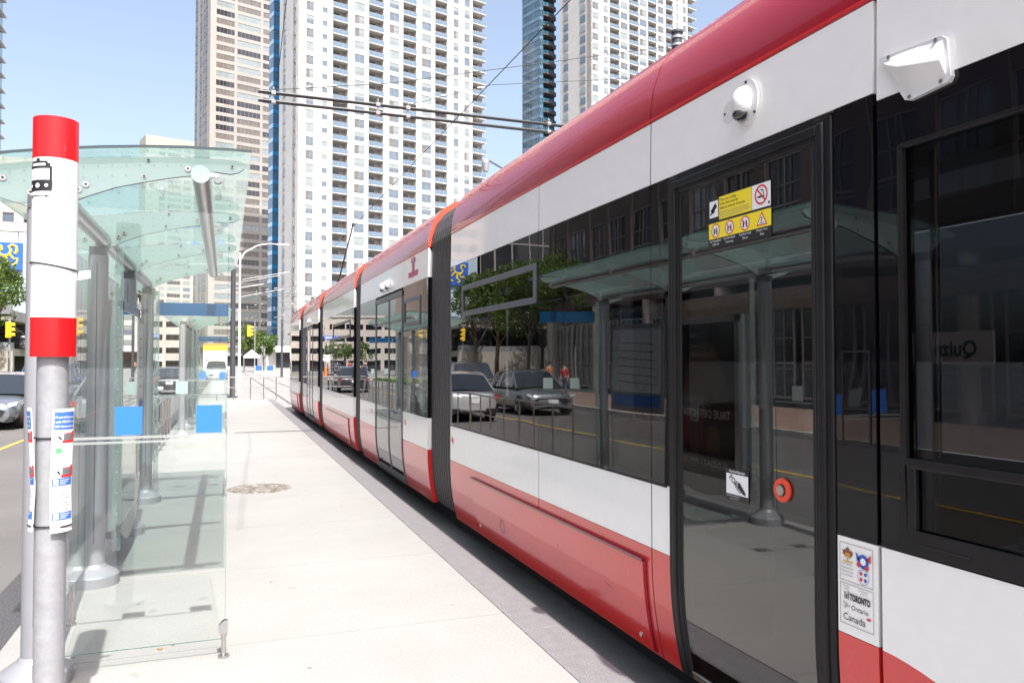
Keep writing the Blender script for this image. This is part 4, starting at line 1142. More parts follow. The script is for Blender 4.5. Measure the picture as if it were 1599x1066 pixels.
# pot-shaped lamp beyond the streetcar
off = Vector((16.9, 40, ZG)); o = pole_thing('street_lamp', 'grey pot-shaped street lamp showing above the streetcar roof', 'street lamp', 16.9, 40, ZG, 10.9, .12, .08, 'silver_paint', 'street lamps along the line')
b = MB(); b.tube([(16.9, 40, 9.6), (14.9, 40, 11.65), (13.3, 40, 12.4)], .045, 'dark_steel', 8); b.build('lamp_arm', o, off)
b = MB(); b.lathe((13.12, 40, 11.75), [(.13, 0), (.16, .05), (.22, .5), (.20, .62), (.10, .72)], 'insulator', 20); b.build('lamp_head', o, off)
def signal(x, y, zs, label, h=.95, pm='galvanised', arm=0, side=1):
    # lenses look along the cross street: a narrow yellow housing with visors, seen from its side
    o = pole_thing('traffic_signal', label, 'traffic signal', x + arm, y, ZG, zs + h * .75 + (.4 if arm else 0), .07, .06, pm, 'yellow traffic signals'); off = Vector((x + arm, y, ZG))
    b = MB(); w = h * .30; b.box(x - w / 2, x + w / 2, y - .36, y - .02, zs - h / 2, zs + h / 2, 'signal_yellow'); hd = b.build('signal_head', o, off, bevel=.03)
    for k in range(3):
        zc = zs + h * (.32 - .32 * k); x1 = x + side * w / 2
        b = MB(); b.cyl((x1, y - .19, zc), (x1 + side * .02, y - .19, zc), h * .12, 'signal_lens', n=16)
        rows = [[(x1 + side * d, y - .19 + h * .135 * cos(t), zc + h * .135 * sin(t)) for t in [-.5 + (pi + 1) * q / 12 for q in range(13)]] for d in (0, h * .2)]
        b.grid(rows, 'signal_yellow'); b.build('signal_lens', hd, off)
    b = MB(); b.tube([(x + arm, y, zs + h * .3), (x, y - .15, zs + h * .3)], .03, pm, 6); b.build('bracket', o, off)
    return o
signal(-12.25, 55.0, 3.45, 'yellow traffic signal on a grey post by the trees at left', .95)
signal(3.05, 112, 5.6, 'yellow traffic signal on a thin post at the far crossing', 1.5, arm=.75)
signal(-7.4, 47.0, 3.4, 'yellow traffic signal on the kerb across the road', 1.0)
# street-name sign, turn sign, barrel
o = pole_thing('street_sign', 'blue street name sign on a grey post at the crossing', 'street sign', -6.7, 92, ZG, 5.0, .06, .05, 'galvanised'); off = Vector((-6.7, 92, ZG))
b = MB(); b.box(-8.3, -6.6, 91.9, 91.94, 4.05, 4.45, 'sign_blue')
for k in range(6): b.box(-8.2 + k * .27, -8.03 + k * .27, 91.89, 91.9, 4.17, 4.33, 'decal_white')
b.build('name_plate', o, off)
o = pole_thing('turn_sign', 'white turn sign with a black arrow above an orange base', 'road sign', -6.35, 88, ZG, 2.4, .04, .04, 'galvanised'); off = Vector((-6.35, 88, ZG))
b = MB(); b.box(-6.65, -6.05, 87.9, 87.93, 1.55, 2.25, 'decal_white'); b.box(-6.45, -6.38, 87.88, 87.9, 1.70, 2.05, 'decal_black'); b.box(-6.45, -6.2, 87.88, 87.9, 1.98, 2.05, 'decal_black'); b.poly([(-6.22, 87.885, 2.12), (-6.22, 87.885, 1.90), (-6.12, 87.885, 2.015)], 'decal_black'); b.build('sign_plate', o, off)
b = MB(); b.lathe((-6.35, 87.6, ZG), [(.34, 0), (.34, .08), (.28, .09), (.20, 1.1), (.15, 1.15)], 'barrel_orange', 18); o = b.build('traffic_drum', None); tag(o, 'orange traffic drum at the foot of the turn sign', 'traffic drum')
for k, x in enumerate((4.05, 5.45)):
    o = thing('barricade', 'white and blue barricade on the far crossing, %s' % ('nearer the signal post', 'nearer the streetcar')[k], 'barricade', (x, 105, ZG), 0, 'barricades at the far crossing'); off = Vector((x, 105, ZG))
    b = MB(); b.box(x - .42, x + .42, 104.97, 105.03, .35, .95, 'sign_blue'); b.box(x - .5, x + .5, 104.96, 105.04, -.05, .30, 'decal_white'); b.build('board', o, off)
    for dx in (-.45, .45):
        b = MB(); b.box(x + dx - .03, x + dx + .03, 104.7, 105.3, ZG, ZG + .06, 'white_paint'); b.box(x + dx - .03, x + dx + .03, 104.975, 105.025, ZG, 1.0, 'white_paint'); b.build('leg', o, off)
o = thing('canopy_tent', 'white canopy tent by the far crossing', 'tent', (3.9, 128, ZG)); off = Vector((3.9, 128, ZG))
b = MB(); b.add([(2.7, 127, 2.3), (5.1, 127, 2.3), (5.1, 129.4, 2.3), (2.7, 129.4, 2.3), (3.9, 128.2, 3.3)], [(0, 1, 4), (1, 2, 4), (2, 3, 4), (3, 0, 4), (0, 3, 2, 1)], 'decal_white'); b.box(2.7, 5.1, 126.98, 127.0, 2.0, 2.3, 'decal_white'); b.build('tent_roof', o, off)
for x in (2.75, 5.05):
    for y in (127.05, 129.35):
        b = MB(); b.box(x - .04, x + .04, y - .04, y + .04, ZG, 2.3, 'silver_paint'); b.build('leg', o, off)

# ------------------------------------------------------------------ cars
def make_car(name, label, body, x, y, rz, L=4.6, W=1.8, H=1.45, suv=False, group='cars on the road', stripes=False):
    """nose towards local -Y"""
    root = thing(name, label, 'car', (x, y, ZG), rz, group)
    hb = .92 if not suv else 1.05
    b = MB()
    st = [(-.50, .52, .30, .60, .70), (-.485, .80, .20, .66, .78), (-.44, .93, .18, .70, .86), (-.30, .99, .18, .78, .93), (-.16, 1.0, .18, .86, 1.0), (0, 1.0, .18, .90, 1.0), (.20, 1.0, .18, .92, 1.0), (.34, .99, .18, .93, 1.0), (.44, .94, .2, .93 if not suv else .96, .99), (.485, .84, .26, .90, .95), (.5, .62, .36, .82, .86)]
    rows = []
    for t, w, zb, zs, zt in st:
        y_ = t * L; hw = w * W / 2; zs, zt = zs * hb / 1.0 * .98, zt * hb * .98
        half = [(hw * .80, zb), (hw * .97, zb + .10), (hw, (zb + zs) / 2), (hw * .985, zs - .06), (hw * .92, zs + (zt - zs) * .45), (hw * .70, zt), (0, zt + .015)]
        rows.append([(a, y_, z) for a, z in half] + [(-a, y_, z) for a, z in half[::-1][1:]])
    b.grid(rows, body); b.poly(rows[0], body); b.poly(rows[-1], body)
    o = b.build('body', root, subsurf=1)
    # cabin
    if suv: prof = [(-.20, hb - .02, .97), (-.085, H - .06, .80), (.0, H, .76), (.30, H - .02, .76), (.43, H - .14, .76), (.475, hb, .92)]
    else: prof = [(-.235, hb - .04, .96), (-.07, H - .07, .76), (.02, H, .72), (.16, H - .02, .72), (.25, H - .09, .74), (.40, hb - .01, .92)]
    b = MB(); g = MB()
    rows = []
    for t, z, w in prof: rows.append([(w * W / 2, t * L, z), (w * W / 2 * .6, t * L, z + .025), (0, t * L, z + .035), (-w * W / 2 * .6, t * L, z + .025), (-w * W / 2, t * L, z)])
    g.grid(rows[:2], 'car_glass'); b.grid(rows[1:-1], body); g.grid(rows[-2:], 'car_glass')
    for s in (-1, 1):
        base = [(s * .955 * W / 2, t * L, hb - .03) for t, z, w in prof]; top = [(s * w * W / 2, t * L, z) for t, z, w in prof]
        g.grid([base, top], 'car_glass', False)
        for t in (-.07, .10, .26):
            for (ta, za, wa), (tb, zb_, wb) in zip(prof[:-1], prof[1:]):
                if ta <= t <= tb:
                    f = (t - ta) / (tb - ta); zt_, wt = za + (zb_ - za) * f, wa + (wb - wa) * f
                    b.tube([(s * .957 * W / 2, (t - (.05 if t < 0 else 0)) * L, hb - .03), (s * wt * W / 2 * 1.004, t * L, zt_)], .035, body, 6)
        b.tube([(s * (w + .004) * W / 2, t * L, z) for t, z, w in prof], .028, body, 6)
    b.build('roof', root); g.build('window', root)
    for yy in (-.305 * L, .295 * L):
        for s in (-1, 1):
            b = MB(); x1 = s * W / 2; b.cyl((x1 - s * .22, yy, .325), (x1 + s * .012, yy, .325), .325, 'tyre', n=28); wl = b.build('wheel', root)
            b = MB(); b.cyl((x1 + s * .006, yy, .325), (x1 + s * .018, yy, .325), .225, 'grille_black', n=24)
            for k in range(5):
                t = 2 * pi * k / 5
                b.tube([(x1 + s * .022, yy, .325), (x1 + s * .022, yy + .21 * cos(t), .325 + .21 * sin(t))], .026, 'rim', 6)
            b.tube([(x1 + s * .02, yy + .215 * cos(2 * pi * k / 24), .325 + .215 * sin(2 * pi * k / 24)) for k in range(25)], .018, 'rim', 6); b.build('rim', wl)
    zl = hb * .70
    for s in (-1, 1):
        b = MB(); b.prism([(s * .34 * W, zl - .07), (s * .46 * W, zl + .0), (s * .475 * W, zl + .09), (s * .37 * W, zl + .05)], lambda a, c, d: (a, -.47 * L + d + (abs(a) - .34 * W) * .45, c), -.05, .08, 'lamp_clear'); b.build('headlight', root)
        b = MB(); b.prism([(s * .36 * W, zl + .02), (s * .475 * W, zl + .02), (s * .465 * W, zl + .16), (s * .36 * W, zl + .14)], lambda a, c, d: (a, .465 * L + d, c), -.03, .075, 'lamp_red'); b.build('taillight', root)
        b = MB(); b.box(s * W * .50, s * W * .60, -.155 * L, -.125 * L, hb + .0, hb + .13, body); b.build('mirror', root, bevel=.03)
    b = MB(); b.prism([(-.30 * W, .36), (.30 * W, .36), (.34 * W, .50), (.25 * W, .56), (-.25 * W, .56), (-.34 * W, .50)], lambda a, c, d: (a, -.502 * L + d + .35 * (abs(a) / W) ** 2, c), -.012, .12, 'grille_black'); b.build('grille', root)
    b = MB(); b.box(-.16, .16, -.512 * L, -.502 * L, .40, .52, 'decal_white'); b.build('number_plate', root)
    b = MB(); b.box(-.16, .16, .496 * L, .504 * L, hb * .62, hb * .62 + .13, 'decal_white'); b.build('number_plate', root)
    b = MB(); b.prism([(-.42 * W, .22), (.42 * W, .22), (.44 * W, .34), (-.44 * W, .34)], lambda a, c, d: (a, -.494 * L + d + .5 * (abs(a) / W) ** 2, c), -.02, .14, 'grille_black'); b.build('bumper', root); b = MB(); b.prism([(-.42 * W, .28), (.42 * W, .28), (.44 * W, .40), (-.44 * W, .40)], lambda a, c, d: (a, .42 * L + d, c), 0, .35, 'grille_black'); b.build('bumper', root)
    if stripes:
        b = MB()
        for s in (-1, 1):
            b.box(s * W * .499, s * W * .508, -.30 * L, .36 * L, .64, .72, 'decal_blue'); b.box(s * W * .499, s * W * .508, -.30 * L, .36 * L, .54, .60, 'decal_red')
        b.box(-.35 * W, .35 * W, -.06 * L, .0, H + .03, H + .12, 'lamp_clear'); b.build('stripe', root)
    return root
make_car('parked_car', 'silver grey sedan facing the camera, nearest in the left lane', 'car_silver', -5.92, 25.75, 0, 4.6, 1.82, 1.46)
make_car('parked_car', 'dark blue tall car queued behind the silver grey sedan', 'car_blue', -6.0, 33.0, 0, 4.6, 1.85, 1.72, True)
make_car('parked_car', 'pale silver sedan seen from behind in the lane next to the stop', 'car_pale', -2.72, 24.1, pi, 4.6, 1.78, 1.45)
make_car('parked_car', 'small dark car with red tail lamps far along the lane by the stop', 'car_dark', -2.7, 46.5, pi, 4.4, 1.75, 1.45)
make_car('parked_car', 'white sport utility car with striped sides seen through the shelters', 'car_white', -.75, 80.3, 0, 4.8, 1.95, 1.75, True, stripes=True)
make_car('parked_car', 'dark sport utility car parked on the raised deck at left', 'car_dark', -13.6, 59.6, pi / 2, 4.6, 1.85, 1.7, True).location.z = 2.35
# delivery truck
tx, ty = -.95, 90.0; off = Vector((tx, ty, ZG)); o = thing('delivery_truck', 'pale box truck with an orange and yellow top band behind the white car', 'truck', off)
b = MB(); b.box(tx - 1.2, tx + 1.2, ty - 1.0, ty + 6.0, .5, 2.65, 'white_plastic'); b.box(tx - 1.2, tx + 1.2, ty - 1.0, ty + 6.0, 2.653, 3.2, 'lion_yellow'); b.box(tx - 1.21, tx + 1.21, ty - 1.01, ty + 6.01, 3.2, 3.42, 'barrel_orange'); b.build('cargo_box', o, off, bevel=.03)
b = MB(); b.add([(tx - 1.1, ty - 2.4, .5), (tx + 1.1, ty - 2.4, .5), (tx + 1.1, ty - 1.0, .5), (tx - 1.1, ty - 1.0, .5), (tx - 1.1, ty - 2.4, 1.3), (tx + 1.1, ty - 2.4, 1.3), (tx - 1.05, ty - 1.9, 2.35), (tx + 1.05, ty - 1.9, 2.35), (tx + 1.05, ty - 1.0, 2.4), (tx - 1.05, ty - 1.0, 2.4)], [(0, 1, 5, 4), (4, 5, 7, 6), (6, 7, 8, 9), (0, 4, 6, 9, 3), (1, 2, 8, 7, 5), (0, 3, 2, 1)], 'white_plastic'); b.build('cab', o, off, bevel=.04)
b = MB(); b.poly([(tx - .95, ty - 2.37, 1.38), (tx + .95, ty - 2.37, 1.38), (tx + .92, ty - 1.94, 2.25), (tx - .92, ty - 1.94, 2.25)], 'car_glass'); b.build('windscreen', o, off)
for yy in (ty - 1.5, ty + 4.2):
    for s in (-1, 1):
        b = MB(); b.cyl((tx + s * .85, yy, ZG + .45), (tx + s * 1.12, yy, ZG + .45), .45, 'tyre', n=24); b.cyl((tx + s * 1.115, yy, ZG + .45), (tx + s * 1.13, yy, ZG + .45), .25, 'rim', n=20); b.build('wheel', o, off)

# ------------------------------------------------------------------ trees
def leaf_cloud(b, cx, cy, cz, rx, rz_, n, s, seed, lobes=14):
    rnd = random.Random(seed)
    cl = []
    for k in range(lobes):
        u, v = rnd.uniform(0, 2 * pi), rnd.uniform(-.75, 1)
        q = sqrt(max(0, 1 - v * v)) * rnd.uniform(.45, .85)
        cl.append((cx + rx * q * cos(u), cy + rx * q * sin(u), cz + rz_ * v * .75, rnd.uniform(.26, .46)))
    for i in range(n):
        c = rnd.choice(cl)
        d = Vector((rnd.gauss(0, 1), rnd.gauss(0, 1), rnd.gauss(0, 1))).normalized() * (rnd.random() ** .45)
        p = Vector((c[0] + d.x * rx * c[3], c[1] + d.y * rx * c[3], c[2] + d.z * rz_ * c[3]))
        a = Vector((rnd.gauss(0, 1), rnd.gauss(0, 1), rnd.gauss(0, .6))).normalized(); e = a.orthogonal().normalized(); f = a.cross(e)
        k = s * rnd.uniform(.6, 1.3)
        b.add([p - e * k * .5, p + f * k * .28, p + e * k * .5, p - f * k * .28], [(0, 1, 2, 3)], rnd.choices(['leaf_mid', 'leaf_deep', 'leaf_light'], [5, 4, 3])[0])
def make_tree(name, label, x, y, z, h, r, n, s, seed, group, clear=.34):
    o = thing(name, label, 'tree', (x, y, z), 0, group); off = Vector((x, y, z)); rnd = random.Random(seed)
    b = MB(); th = h * clear
    b.tube([(x, y, z), (x + .05, y, z + th * .5), (x - .03, y + .03, z + th), (x, y, z + h * .7)], [.16 * h / 8, .13 * h / 8, .11 * h / 8, .04 * h / 8], 'bark', 9)
    for k in range(6):
        a = 2 * pi * k / 6 + rnd.random(); q = rnd.uniform(.5, .8) * r
        z0_ = z + th * rnd.uniform(.75, 1.25)
        b.tube([(x, y, z0_), (x + q * .45 * cos(a), y + q * .45 * sin(a), z0_ + h * .13), (x + q * cos(a), y + q * sin(a), z0_ + h * rnd.uniform(.22, .38))], [.07 * h / 8, .05 * h / 8, .02 * h / 8], 'bark', 6)
    b.build('trunk', o, off)
    b = MB(); cz_ = (1 + clear * 1.05) / 2; leaf_cloud(b, x, y, z + h * cz_, r, h * (1 - clear) * .52, n, s, seed); b.build('crown', o, off, recalc=False)
    return o
TG = 'street trees beyond the road'
tl = [(-13.6, 56.2, 7.9, 2.3, 'leafy green tree below the blue bank sign at the left edge'), (-13.4, 50.5, 7.8, 2.3, 'leafy green tree one in front of the tree below the bank sign'), (-13.3, 44.6, 7.9, 2.6, 'leafy green tree nearest the end of the brown office building'), (-14.6, 39.6, 8.4, 2.5, 'leafy green tree standing before the last bays of the brown office'), (-17.8, 53.0, 8.8, 2.9, 'broad leafy tree at the back of the lawn'), (-17.0, 47.4, 8.8, 2.9, 'round leafy tree set back beside the brown office end')]
t0 = None
for k, (x, y, h, r, lb) in enumerate(tl):
    make_tree('deciduous_tree', lb, x, y, ZG, h, r, 9500 if k < 4 else 5500, .19, 11 + k, TG, .44 if k < 4 else .34)
make_tree('deciduous_tree', 'yellowish young tree beside the far white lamp post', 3.0, 138, ZG, 7.5, 2.6, 1500, .5, 31, TG)
make_tree('deciduous_tree', 'dark green tree right of the far signal post', 6.4, 146, ZG, 7.0, 2.4, 1500, .5, 32, TG)
make_tree('roof_tree', 'round green tree growing on top of the banded podium', -13.2, 139, 9.0, 4.6, 3.3, 1800, .45, 33, TG)
for k, (x, y) in enumerate(((-15.6, 118), (-12.8, 119), (-10.6, 117.5))):
    make_tree('young_tree', 'small green street tree before the banded podium, %s' % ('leftmost of three', 'middle of three', 'rightmost of three')[k], x, y, ZG, 4.6, 1.5, 900, .34, 40 + k, TG)

# ------------------------------------------------------------------ people far off
def person(x, y, rz, shirt, legs, label, h=1.72, stride=.18, group='people standing far along the street'):
    o = thing('person', label, 'person', (x, y, ZG), rz, group); s = h / 1.72
    def skin(name, verts, edges, rad, m_, par=None):
        me = bpy.data.meshes.new(name); me.from_pydata([tuple(c * s for c in v) for v in verts], edges, []); me.materials.append(M[m_])
        ob = bpy.data.objects.new(name, me); COL.objects.link(ob); ob.parent = par or o
        mod = ob.modifiers.new('skin', 'SKIN'); mod.use_smooth_shade = True
        for i, r in enumerate(rad): me.skin_vertices[0].data[i].radius = (r * s, r * s)
        me.skin_vertices[0].data[0].use_root = True
        sd = ob.modifiers.new('sub', 'SUBSURF'); sd.levels = 1; sd.render_levels = 1
        return ob
    f = stride
    V = [(0, 0, .94), (0, 0, 1.15), (0, 0, 1.38), (0, -.01, 1.48), (0, -.02, 1.58), (0, -.02, 1.68),
         (-.09, 0, .90), (-.10, -f / 2, .48), (-.10, -f / 2 + .02, .07), (-.10, -f / 2 - .15, .04), (.09, 0, .90), (.10, f / 2, .48), (.10, f / 2 + .05, .07), (.10, f / 2 - .12, .04),
         (-.18, 0, 1.40), (-.23, .02, 1.14), (-.24, -.06, .90), (-.24, -.09, .80), (.18, 0, 1.40), (.23, -.02, 1.14), (.24, -.10, .90), (.24, -.13, .80)]
    Ed = [(0, 1), (1, 2), (2, 3), (3, 4), (4, 5), (0, 6), (6, 7), (7, 8), (8, 9), (0, 10), (10, 11), (11, 12), (12, 13), (2, 14), (14, 15), (15, 16), (16, 17), (2, 18), (18, 19), (19, 20), (20, 21)]
    Rd = [.12, .11, .13, .05, .085, .07, .085, .055, .04, .035, .085, .055, .04, .035, .05, .04, .03, .035, .05, .04, .03, .035]
    body = skin('body', V, Ed, Rd, 'skin')
    skin('shirt', [V[0], V[1], V[2], V[14], V[15], V[18], V[19]], [(0, 1), (1, 2), (2, 3), (3, 4), (2, 5), (5, 6)], [.145, .135, .15, .065, .058, .065, .058], shirt)
    skin('trousers', [V[0], V[6], V[7], V[8], V[10], V[11], V[12]], [(0, 1), (1, 2), (2, 3), (0, 4), (4, 5), (5, 6)], [.13, .10, .072, .058, .10, .072, .058], legs)
    b = MB(); b.lathe((0, .0, 1.60 * s), [(.092 * s, 0), (.098 * s, .05 * s), (.085 * s, .11 * s), (.04 * s, .145 * s)], 'hair_brown', 14); b.build('hair', o)
    return o
person(11.0, 128, .4, 'cloth_orange', 'cloth_navy', 'person in an orange top before the far tower doors')
person(15.4, 132, 2.6, 'cloth_red', 'cloth_denim', 'person in a red top beside the tower corner')
person(16.0, 131.4, -1.2, 'cloth_white', 'cloth_navy', 'person in a white top next to the red top')
for k, (x, y, c) in enumerate(((-13.2, 104, 'cloth_navy'), (-12.2, 105, 'cloth_white'), (-11.2, 104.5, 'cloth_red'), (-10.0, 105.5, 'cloth_denim'), (-8.9, 104.6, 'cloth_navy'))):
    person(x, y, k * 1.1, c, 'cloth_navy' if k % 2 else 'cloth_denim', 'pedestrian before the banded podium, %s' % ('leftmost in a navy top', 'second from left in a white top', 'middle one in a red top', 'fourth from left in a denim top', 'rightmost in a navy top')[k])
person(-10.9, 33.6, 1.2, 'cloth_red', 'cloth_denim', 'person in a red top walking past the brown office front')
person(-11.8, 37.6, -.6, 'cloth_orange', 'cloth_navy', 'person in an orange top on the sidewalk by the office end')
# ------------------------------------------------------------------ buildings
UU = Vector((.9581, .2865, 0)); NN = Vector((.2865, -.9581, 0))
def seen(p):
    x, y, d = project(p)
    if d <= 0 or not (-5 <= x <= 1605 and -5 <= y <= 700): return False
    if x > 470 and y > 452 - .64 * (x - 500): return False
    return True
class Block:
    def __init__(s, name, label, cat, A, u, group=None):
        s.A = Vector((A[0], A[1], ZG)); s.u = u; s.n = Vector((u.y, -u.x, 0)); s.root = thing(name, label, cat, s.A, 0, group)
        s.wall = MB(); s.items = {'window': [], 'balcony': []}; s.cache = {}
    def W(s, a, d, z): p = s.A + s.u * a + s.n * d; return (p.x, p.y, z)
    def box(s, a0, a1, d0, d1, z0, z1, m, b=None): (b or s.wall).box(a0, a1, d0, d1, z0, z1, m, T=lambda x, y, z: s.W(x, y, z))
    def side(s):   # the same block read along its left side: u runs back from the corner
        t = Block.__new__(Block); t.A = s.A; t.u = Vector((-s.u.y, s.u.x, 0)); t.n = Vector((-s.u.x, -s.u.y, 0)); t.root = s.root; t.wall = s.wall; t.items = s.items; t.cache = s.cache
        return t
    def proto(s, kind, w, h, var, m):
        key = (kind, round(w, 2), round(h, 2), var, m)
        if key in s.cache: return s.cache[key]
        b = MB()
        if kind == 'window':
            f = .07
            b.box(-w / 2, w / 2, .10, .16, 0, h, m)
            for q in ((-w / 2, -w / 2 + f, 0, h), (w / 2 - f, w / 2, 0, h), (-w / 2 + f, w / 2 - f, h - f, h), (-w / 2 + f, w / 2 - f, 0, f)): b.box(q[0], q[1], .04, .098, q[2], q[3], 'window_frame')
            if w > 1.1:
                n = max(2, round(w / 1.3))
                for k in range(1, n): b.box(-w / 2 + w * k / n - .03, -w / 2 + w * k / n + .03, .05, .098, f, h - f, 'window_frame')
            if h > 1.6 and var != 'plain': b.box(-w / 2 + f, w / 2 - f, .05, .098, h * .36, h * .36 + .06, 'window_frame')
            if var == 'fine':
                n = max(3, round(w / .62))
                for k in range(1, n): b.box(-w / 2 + w * k / n - .022, -w / 2 + w * k / n + .022, .045, .0985, f, h - f, 'mullion_grey')
                for q in (.30, .62): b.box(-w / 2 + f, w / 2 - f, .045, .098, h * q, h * q + .05, 'mullion_grey')
            if var == 'blind': b.box(-w / 2 + f, w / 2 - f, .085, .099, h * .55, h - f, 'window_pale')
            if var == 'half': b.box(-w / 2 + f, -w / 2 + w * .45, .085, .099, f, h - f, 'window_curtain')
        else:
            b.box(-w / 2, w / 2, -.22, 1.6, -.20, 0, 'precast_white'); b.box(-w / 2 + .03, w / 2 - .03, -.20, -.17, .06, 1.02, 'balcony_glass'); b.box(-w / 2, w / 2, -.21, -.16, 1.02, 1.08, 'window_frame')
            for k in range(4): b.box(-w / 2 + w * k / 3 - .025, -w / 2 + w * k / 3 + .025, -.215, -.165, 0, 1.02, 'window_frame')
            if var == 1: b.box(-w * .3, -w * .1, .3, .7, 0, .8, 'shop_white')
            if var == 2: b.box(w * .1, w * .16, .5, .6, 0, 1.5, 'cloth_navy'); b.box(w * .2, w * .4, .3, .7, 0, .5, 'barrel_orange')
        me_o = b.build(kind); me = me_o.data; bpy.data.objects.remove(me_o)
        s.cache[key] = me; return me
    def put(s, kind, a, z, w, h, var, m):
        s.items[kind].append((s.W(a, 0, z), atan2(s.u.y, s.u.x), s.proto(kind, w, h, var, m)))
    def column_windows(s, a0, a1, z0, z1, fh, sill, h, mats, wall_m, thick=.35, var=('plain', 'blind', 'half'), rows=None):
        z = z0
        while z < z1 - .1:
            s.box(a0, a1, -thick, 0, z, z + sill, wall_m); s.box(a0, a1, -thick, 0, z + sill + h, min(z + fh, z1), wall_m)
            s.put('window', (a0 + a1) / 2, z + sill, a1 - a0, h, random.choice(var), random.choice(mats)); z += fh
    def column_balcony(s, a0, a1, z0, z1, fh, back='balcony_back'):
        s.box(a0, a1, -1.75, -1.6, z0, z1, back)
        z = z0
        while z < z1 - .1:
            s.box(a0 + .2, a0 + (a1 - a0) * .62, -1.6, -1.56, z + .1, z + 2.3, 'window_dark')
            s.put('balcony', (a0 + a1) / 2, z, a1 - a0, 1, random.choice((0, 0, 0, 1, 2)), ''); z += fh
    def done(s, wall_name='wall', limit=100):
        off = s.A; s.wall.build(wall_name, s.root, off, recalc=False)
        for kind, its in s.items.items():
            if not its: continue
            its = sorted(its, key=lambda i: (not seen(i[0]), (Vector(i[0]) - EYE).length))
            for loc, rz, me in its[:limit]:
                o = bpy.data.objects.new(kind, me); COL.objects.link(o); o.parent = s.root; o.location = Vector(loc) - s.A; o.rotation_euler = (0, 0, rz)
            rest = its[limit:]
            if rest:
                vs, fs, mi, mats = [], [], [], []
                for loc, rz, me in rest:
                    Mx = Matrix.Translation(Vector(loc) - s.A) @ Matrix.Rotation(rz, 4, 'Z'); o0 = len(vs)
                    vs.extend([tuple(Mx @ v.co) for v in me.vertices]); mp = []
                    for m_ in me.materials:
                        if m_ not in mats: mats.append(m_)
                        mp.append(mats.index(m_))
                    for p in me.polygons: fs.append(tuple(i + o0 for i in p.vertices)); mi.append(mp[p.material_index])
                me = bpy.data.meshes.new(kind); me.from_pydata(vs, [], fs)
                for m_ in mats: me.materials.append(m_)
                me.polygons.foreach_set('material_index', mi)
                o = bpy.data.objects.new({'window': 'upper_windows', 'balcony': 'upper_balconies'}[kind], me); COL.objects.link(o); o.parent = s.root; o['kind'] = 'stuff'
        return s.root
BW = ['window_blue', 'window_blue', 'window_pale', 'window_blue', 'window_pale']
TGp = 'high towers beyond the stop'
# white apartment tower ahead
t = Block('apartment_tower', 'tall white apartment tower with blue balconies, left of the open sky', 'tower', (13.93, 174.04), UU, TGp)
H1 = 188; fh = 2.98; WH = 'precast_white'; z00 = 3.2
cols = [('w', 2.27, 4.0), ('s', 5.98, 7.22), ('b', 8.48, 12.11), ('w', 13.72, 16.22), ('b', 17.3, 21.03), ('w', 22.54, 25.12), ('b', 26.2, 29.75), ('w', 31.27, 33.94), ('b', 35.01, 38.4), ('w', 40.3, 41.78), ('w', 43.43, 45.09), ('b', 45.93, 49.95)]
def front(t, cols, a_end, z1, wm, fh=fh, thick=1.75, z0=z00, glz=None):
    prev = 0.0
    glz = glz or BW
    for k, a0, a1 in cols:
        t.box(prev, a0, -thick, 0, ZG, z1, wm)
        zt_ = z1
        if k == 'w': t.column_windows(a0, a1, z0, zt_, fh, .55, 2.0, glz, wm)
        elif k == 's': t.column_windows(a0, a1, z0, zt_, fh, .95, 1.15, glz, wm, var=('plain',))
        else: t.column_balcony(a0, a1, z0, zt_, fh)
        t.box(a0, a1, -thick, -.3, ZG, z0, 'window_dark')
        prev = a1
    if a_end > prev: t.box(prev, a_end, -thick, 0, ZG, z1, wm)
front(t, cols, 49.95, z00 + fh * 62, WH)  # unseen upper floors added so the tower's shadow reaches the beige tower
s = t.side(); zt1 = z00 + fh * 62
s.box(.001, 1.75, -.35, -.002, ZG, zt1, WH); prev = 0.0
for a0, a1 in ((-.2, 1.07), (6.01, 7.18)):
    a0 = max(a0, .3); s.box(prev, a0, -.6, 0, ZG, zt1, WH); s.column_windows(a0, a1, z00, zt1, fh, .5, 1.9, BW, WH, .6, ('plain',)); s.box(a0, a1, -.6, 0, ZG, z00, WH); prev = a1
s.box(prev, 10.0, -.6, 0, ZG, zt1, WH)
t.box(.6, 45.5, -10, -1.8, ZG, zt1 + .5, WH)
t.done()
# narrow blue glass tower between the brown and white ones
def glass_tower(label, A, depth, width, z1, bands, gm, sm, fh=2.98, fm='spandrel_blue'):
    t = Block('glass_tower', label, 'tower', A, UU, TGp)
    t.box(0, width, -depth, 0, ZG, z1, gm)
    bb = MB(); z = 3.2; k = 0
    while z < z1:
        hh = .95 if k % bands == 0 else .12
        t.box(-.06, width, 0, .06, z, z + hh, fm if k % bands == 0 else 'mullion_grey', bb); s_ = t.side(); s_.box(-.06, depth, 0, .06, z, z + hh, sm if k % bands == 0 else 'mullion_grey', bb); z += fh / (1 if bands == 1 else 1); k += 1
    nw = max(2, int(width / 1.1))
    for k in range(nw + 1): t.box(width * k / nw - .04, width * k / nw + .04, 0, .04, 3, z1, 'mullion_grey', bb)
    nd = max(2, int(depth / 1.2)); s_ = t.side()
    for k in range(nd + 1): s_.box(depth * k / nd - .04, depth * k / nd + .04, 0, .04, 3, z1, 'mullion_grey', bb)
    t.wall.build('glass_wall', t.root, t.A, recalc=False); bb.build('spandrel_bands', t.root, t.A, recalc=False)
    return t
glass_tower('slim blue glass tower squeezed between the brown and white towers', (10.43, 195.31), 3.0, 3.0, 150, 1, 'curtain_blue', 'panel_sky', 3.4)
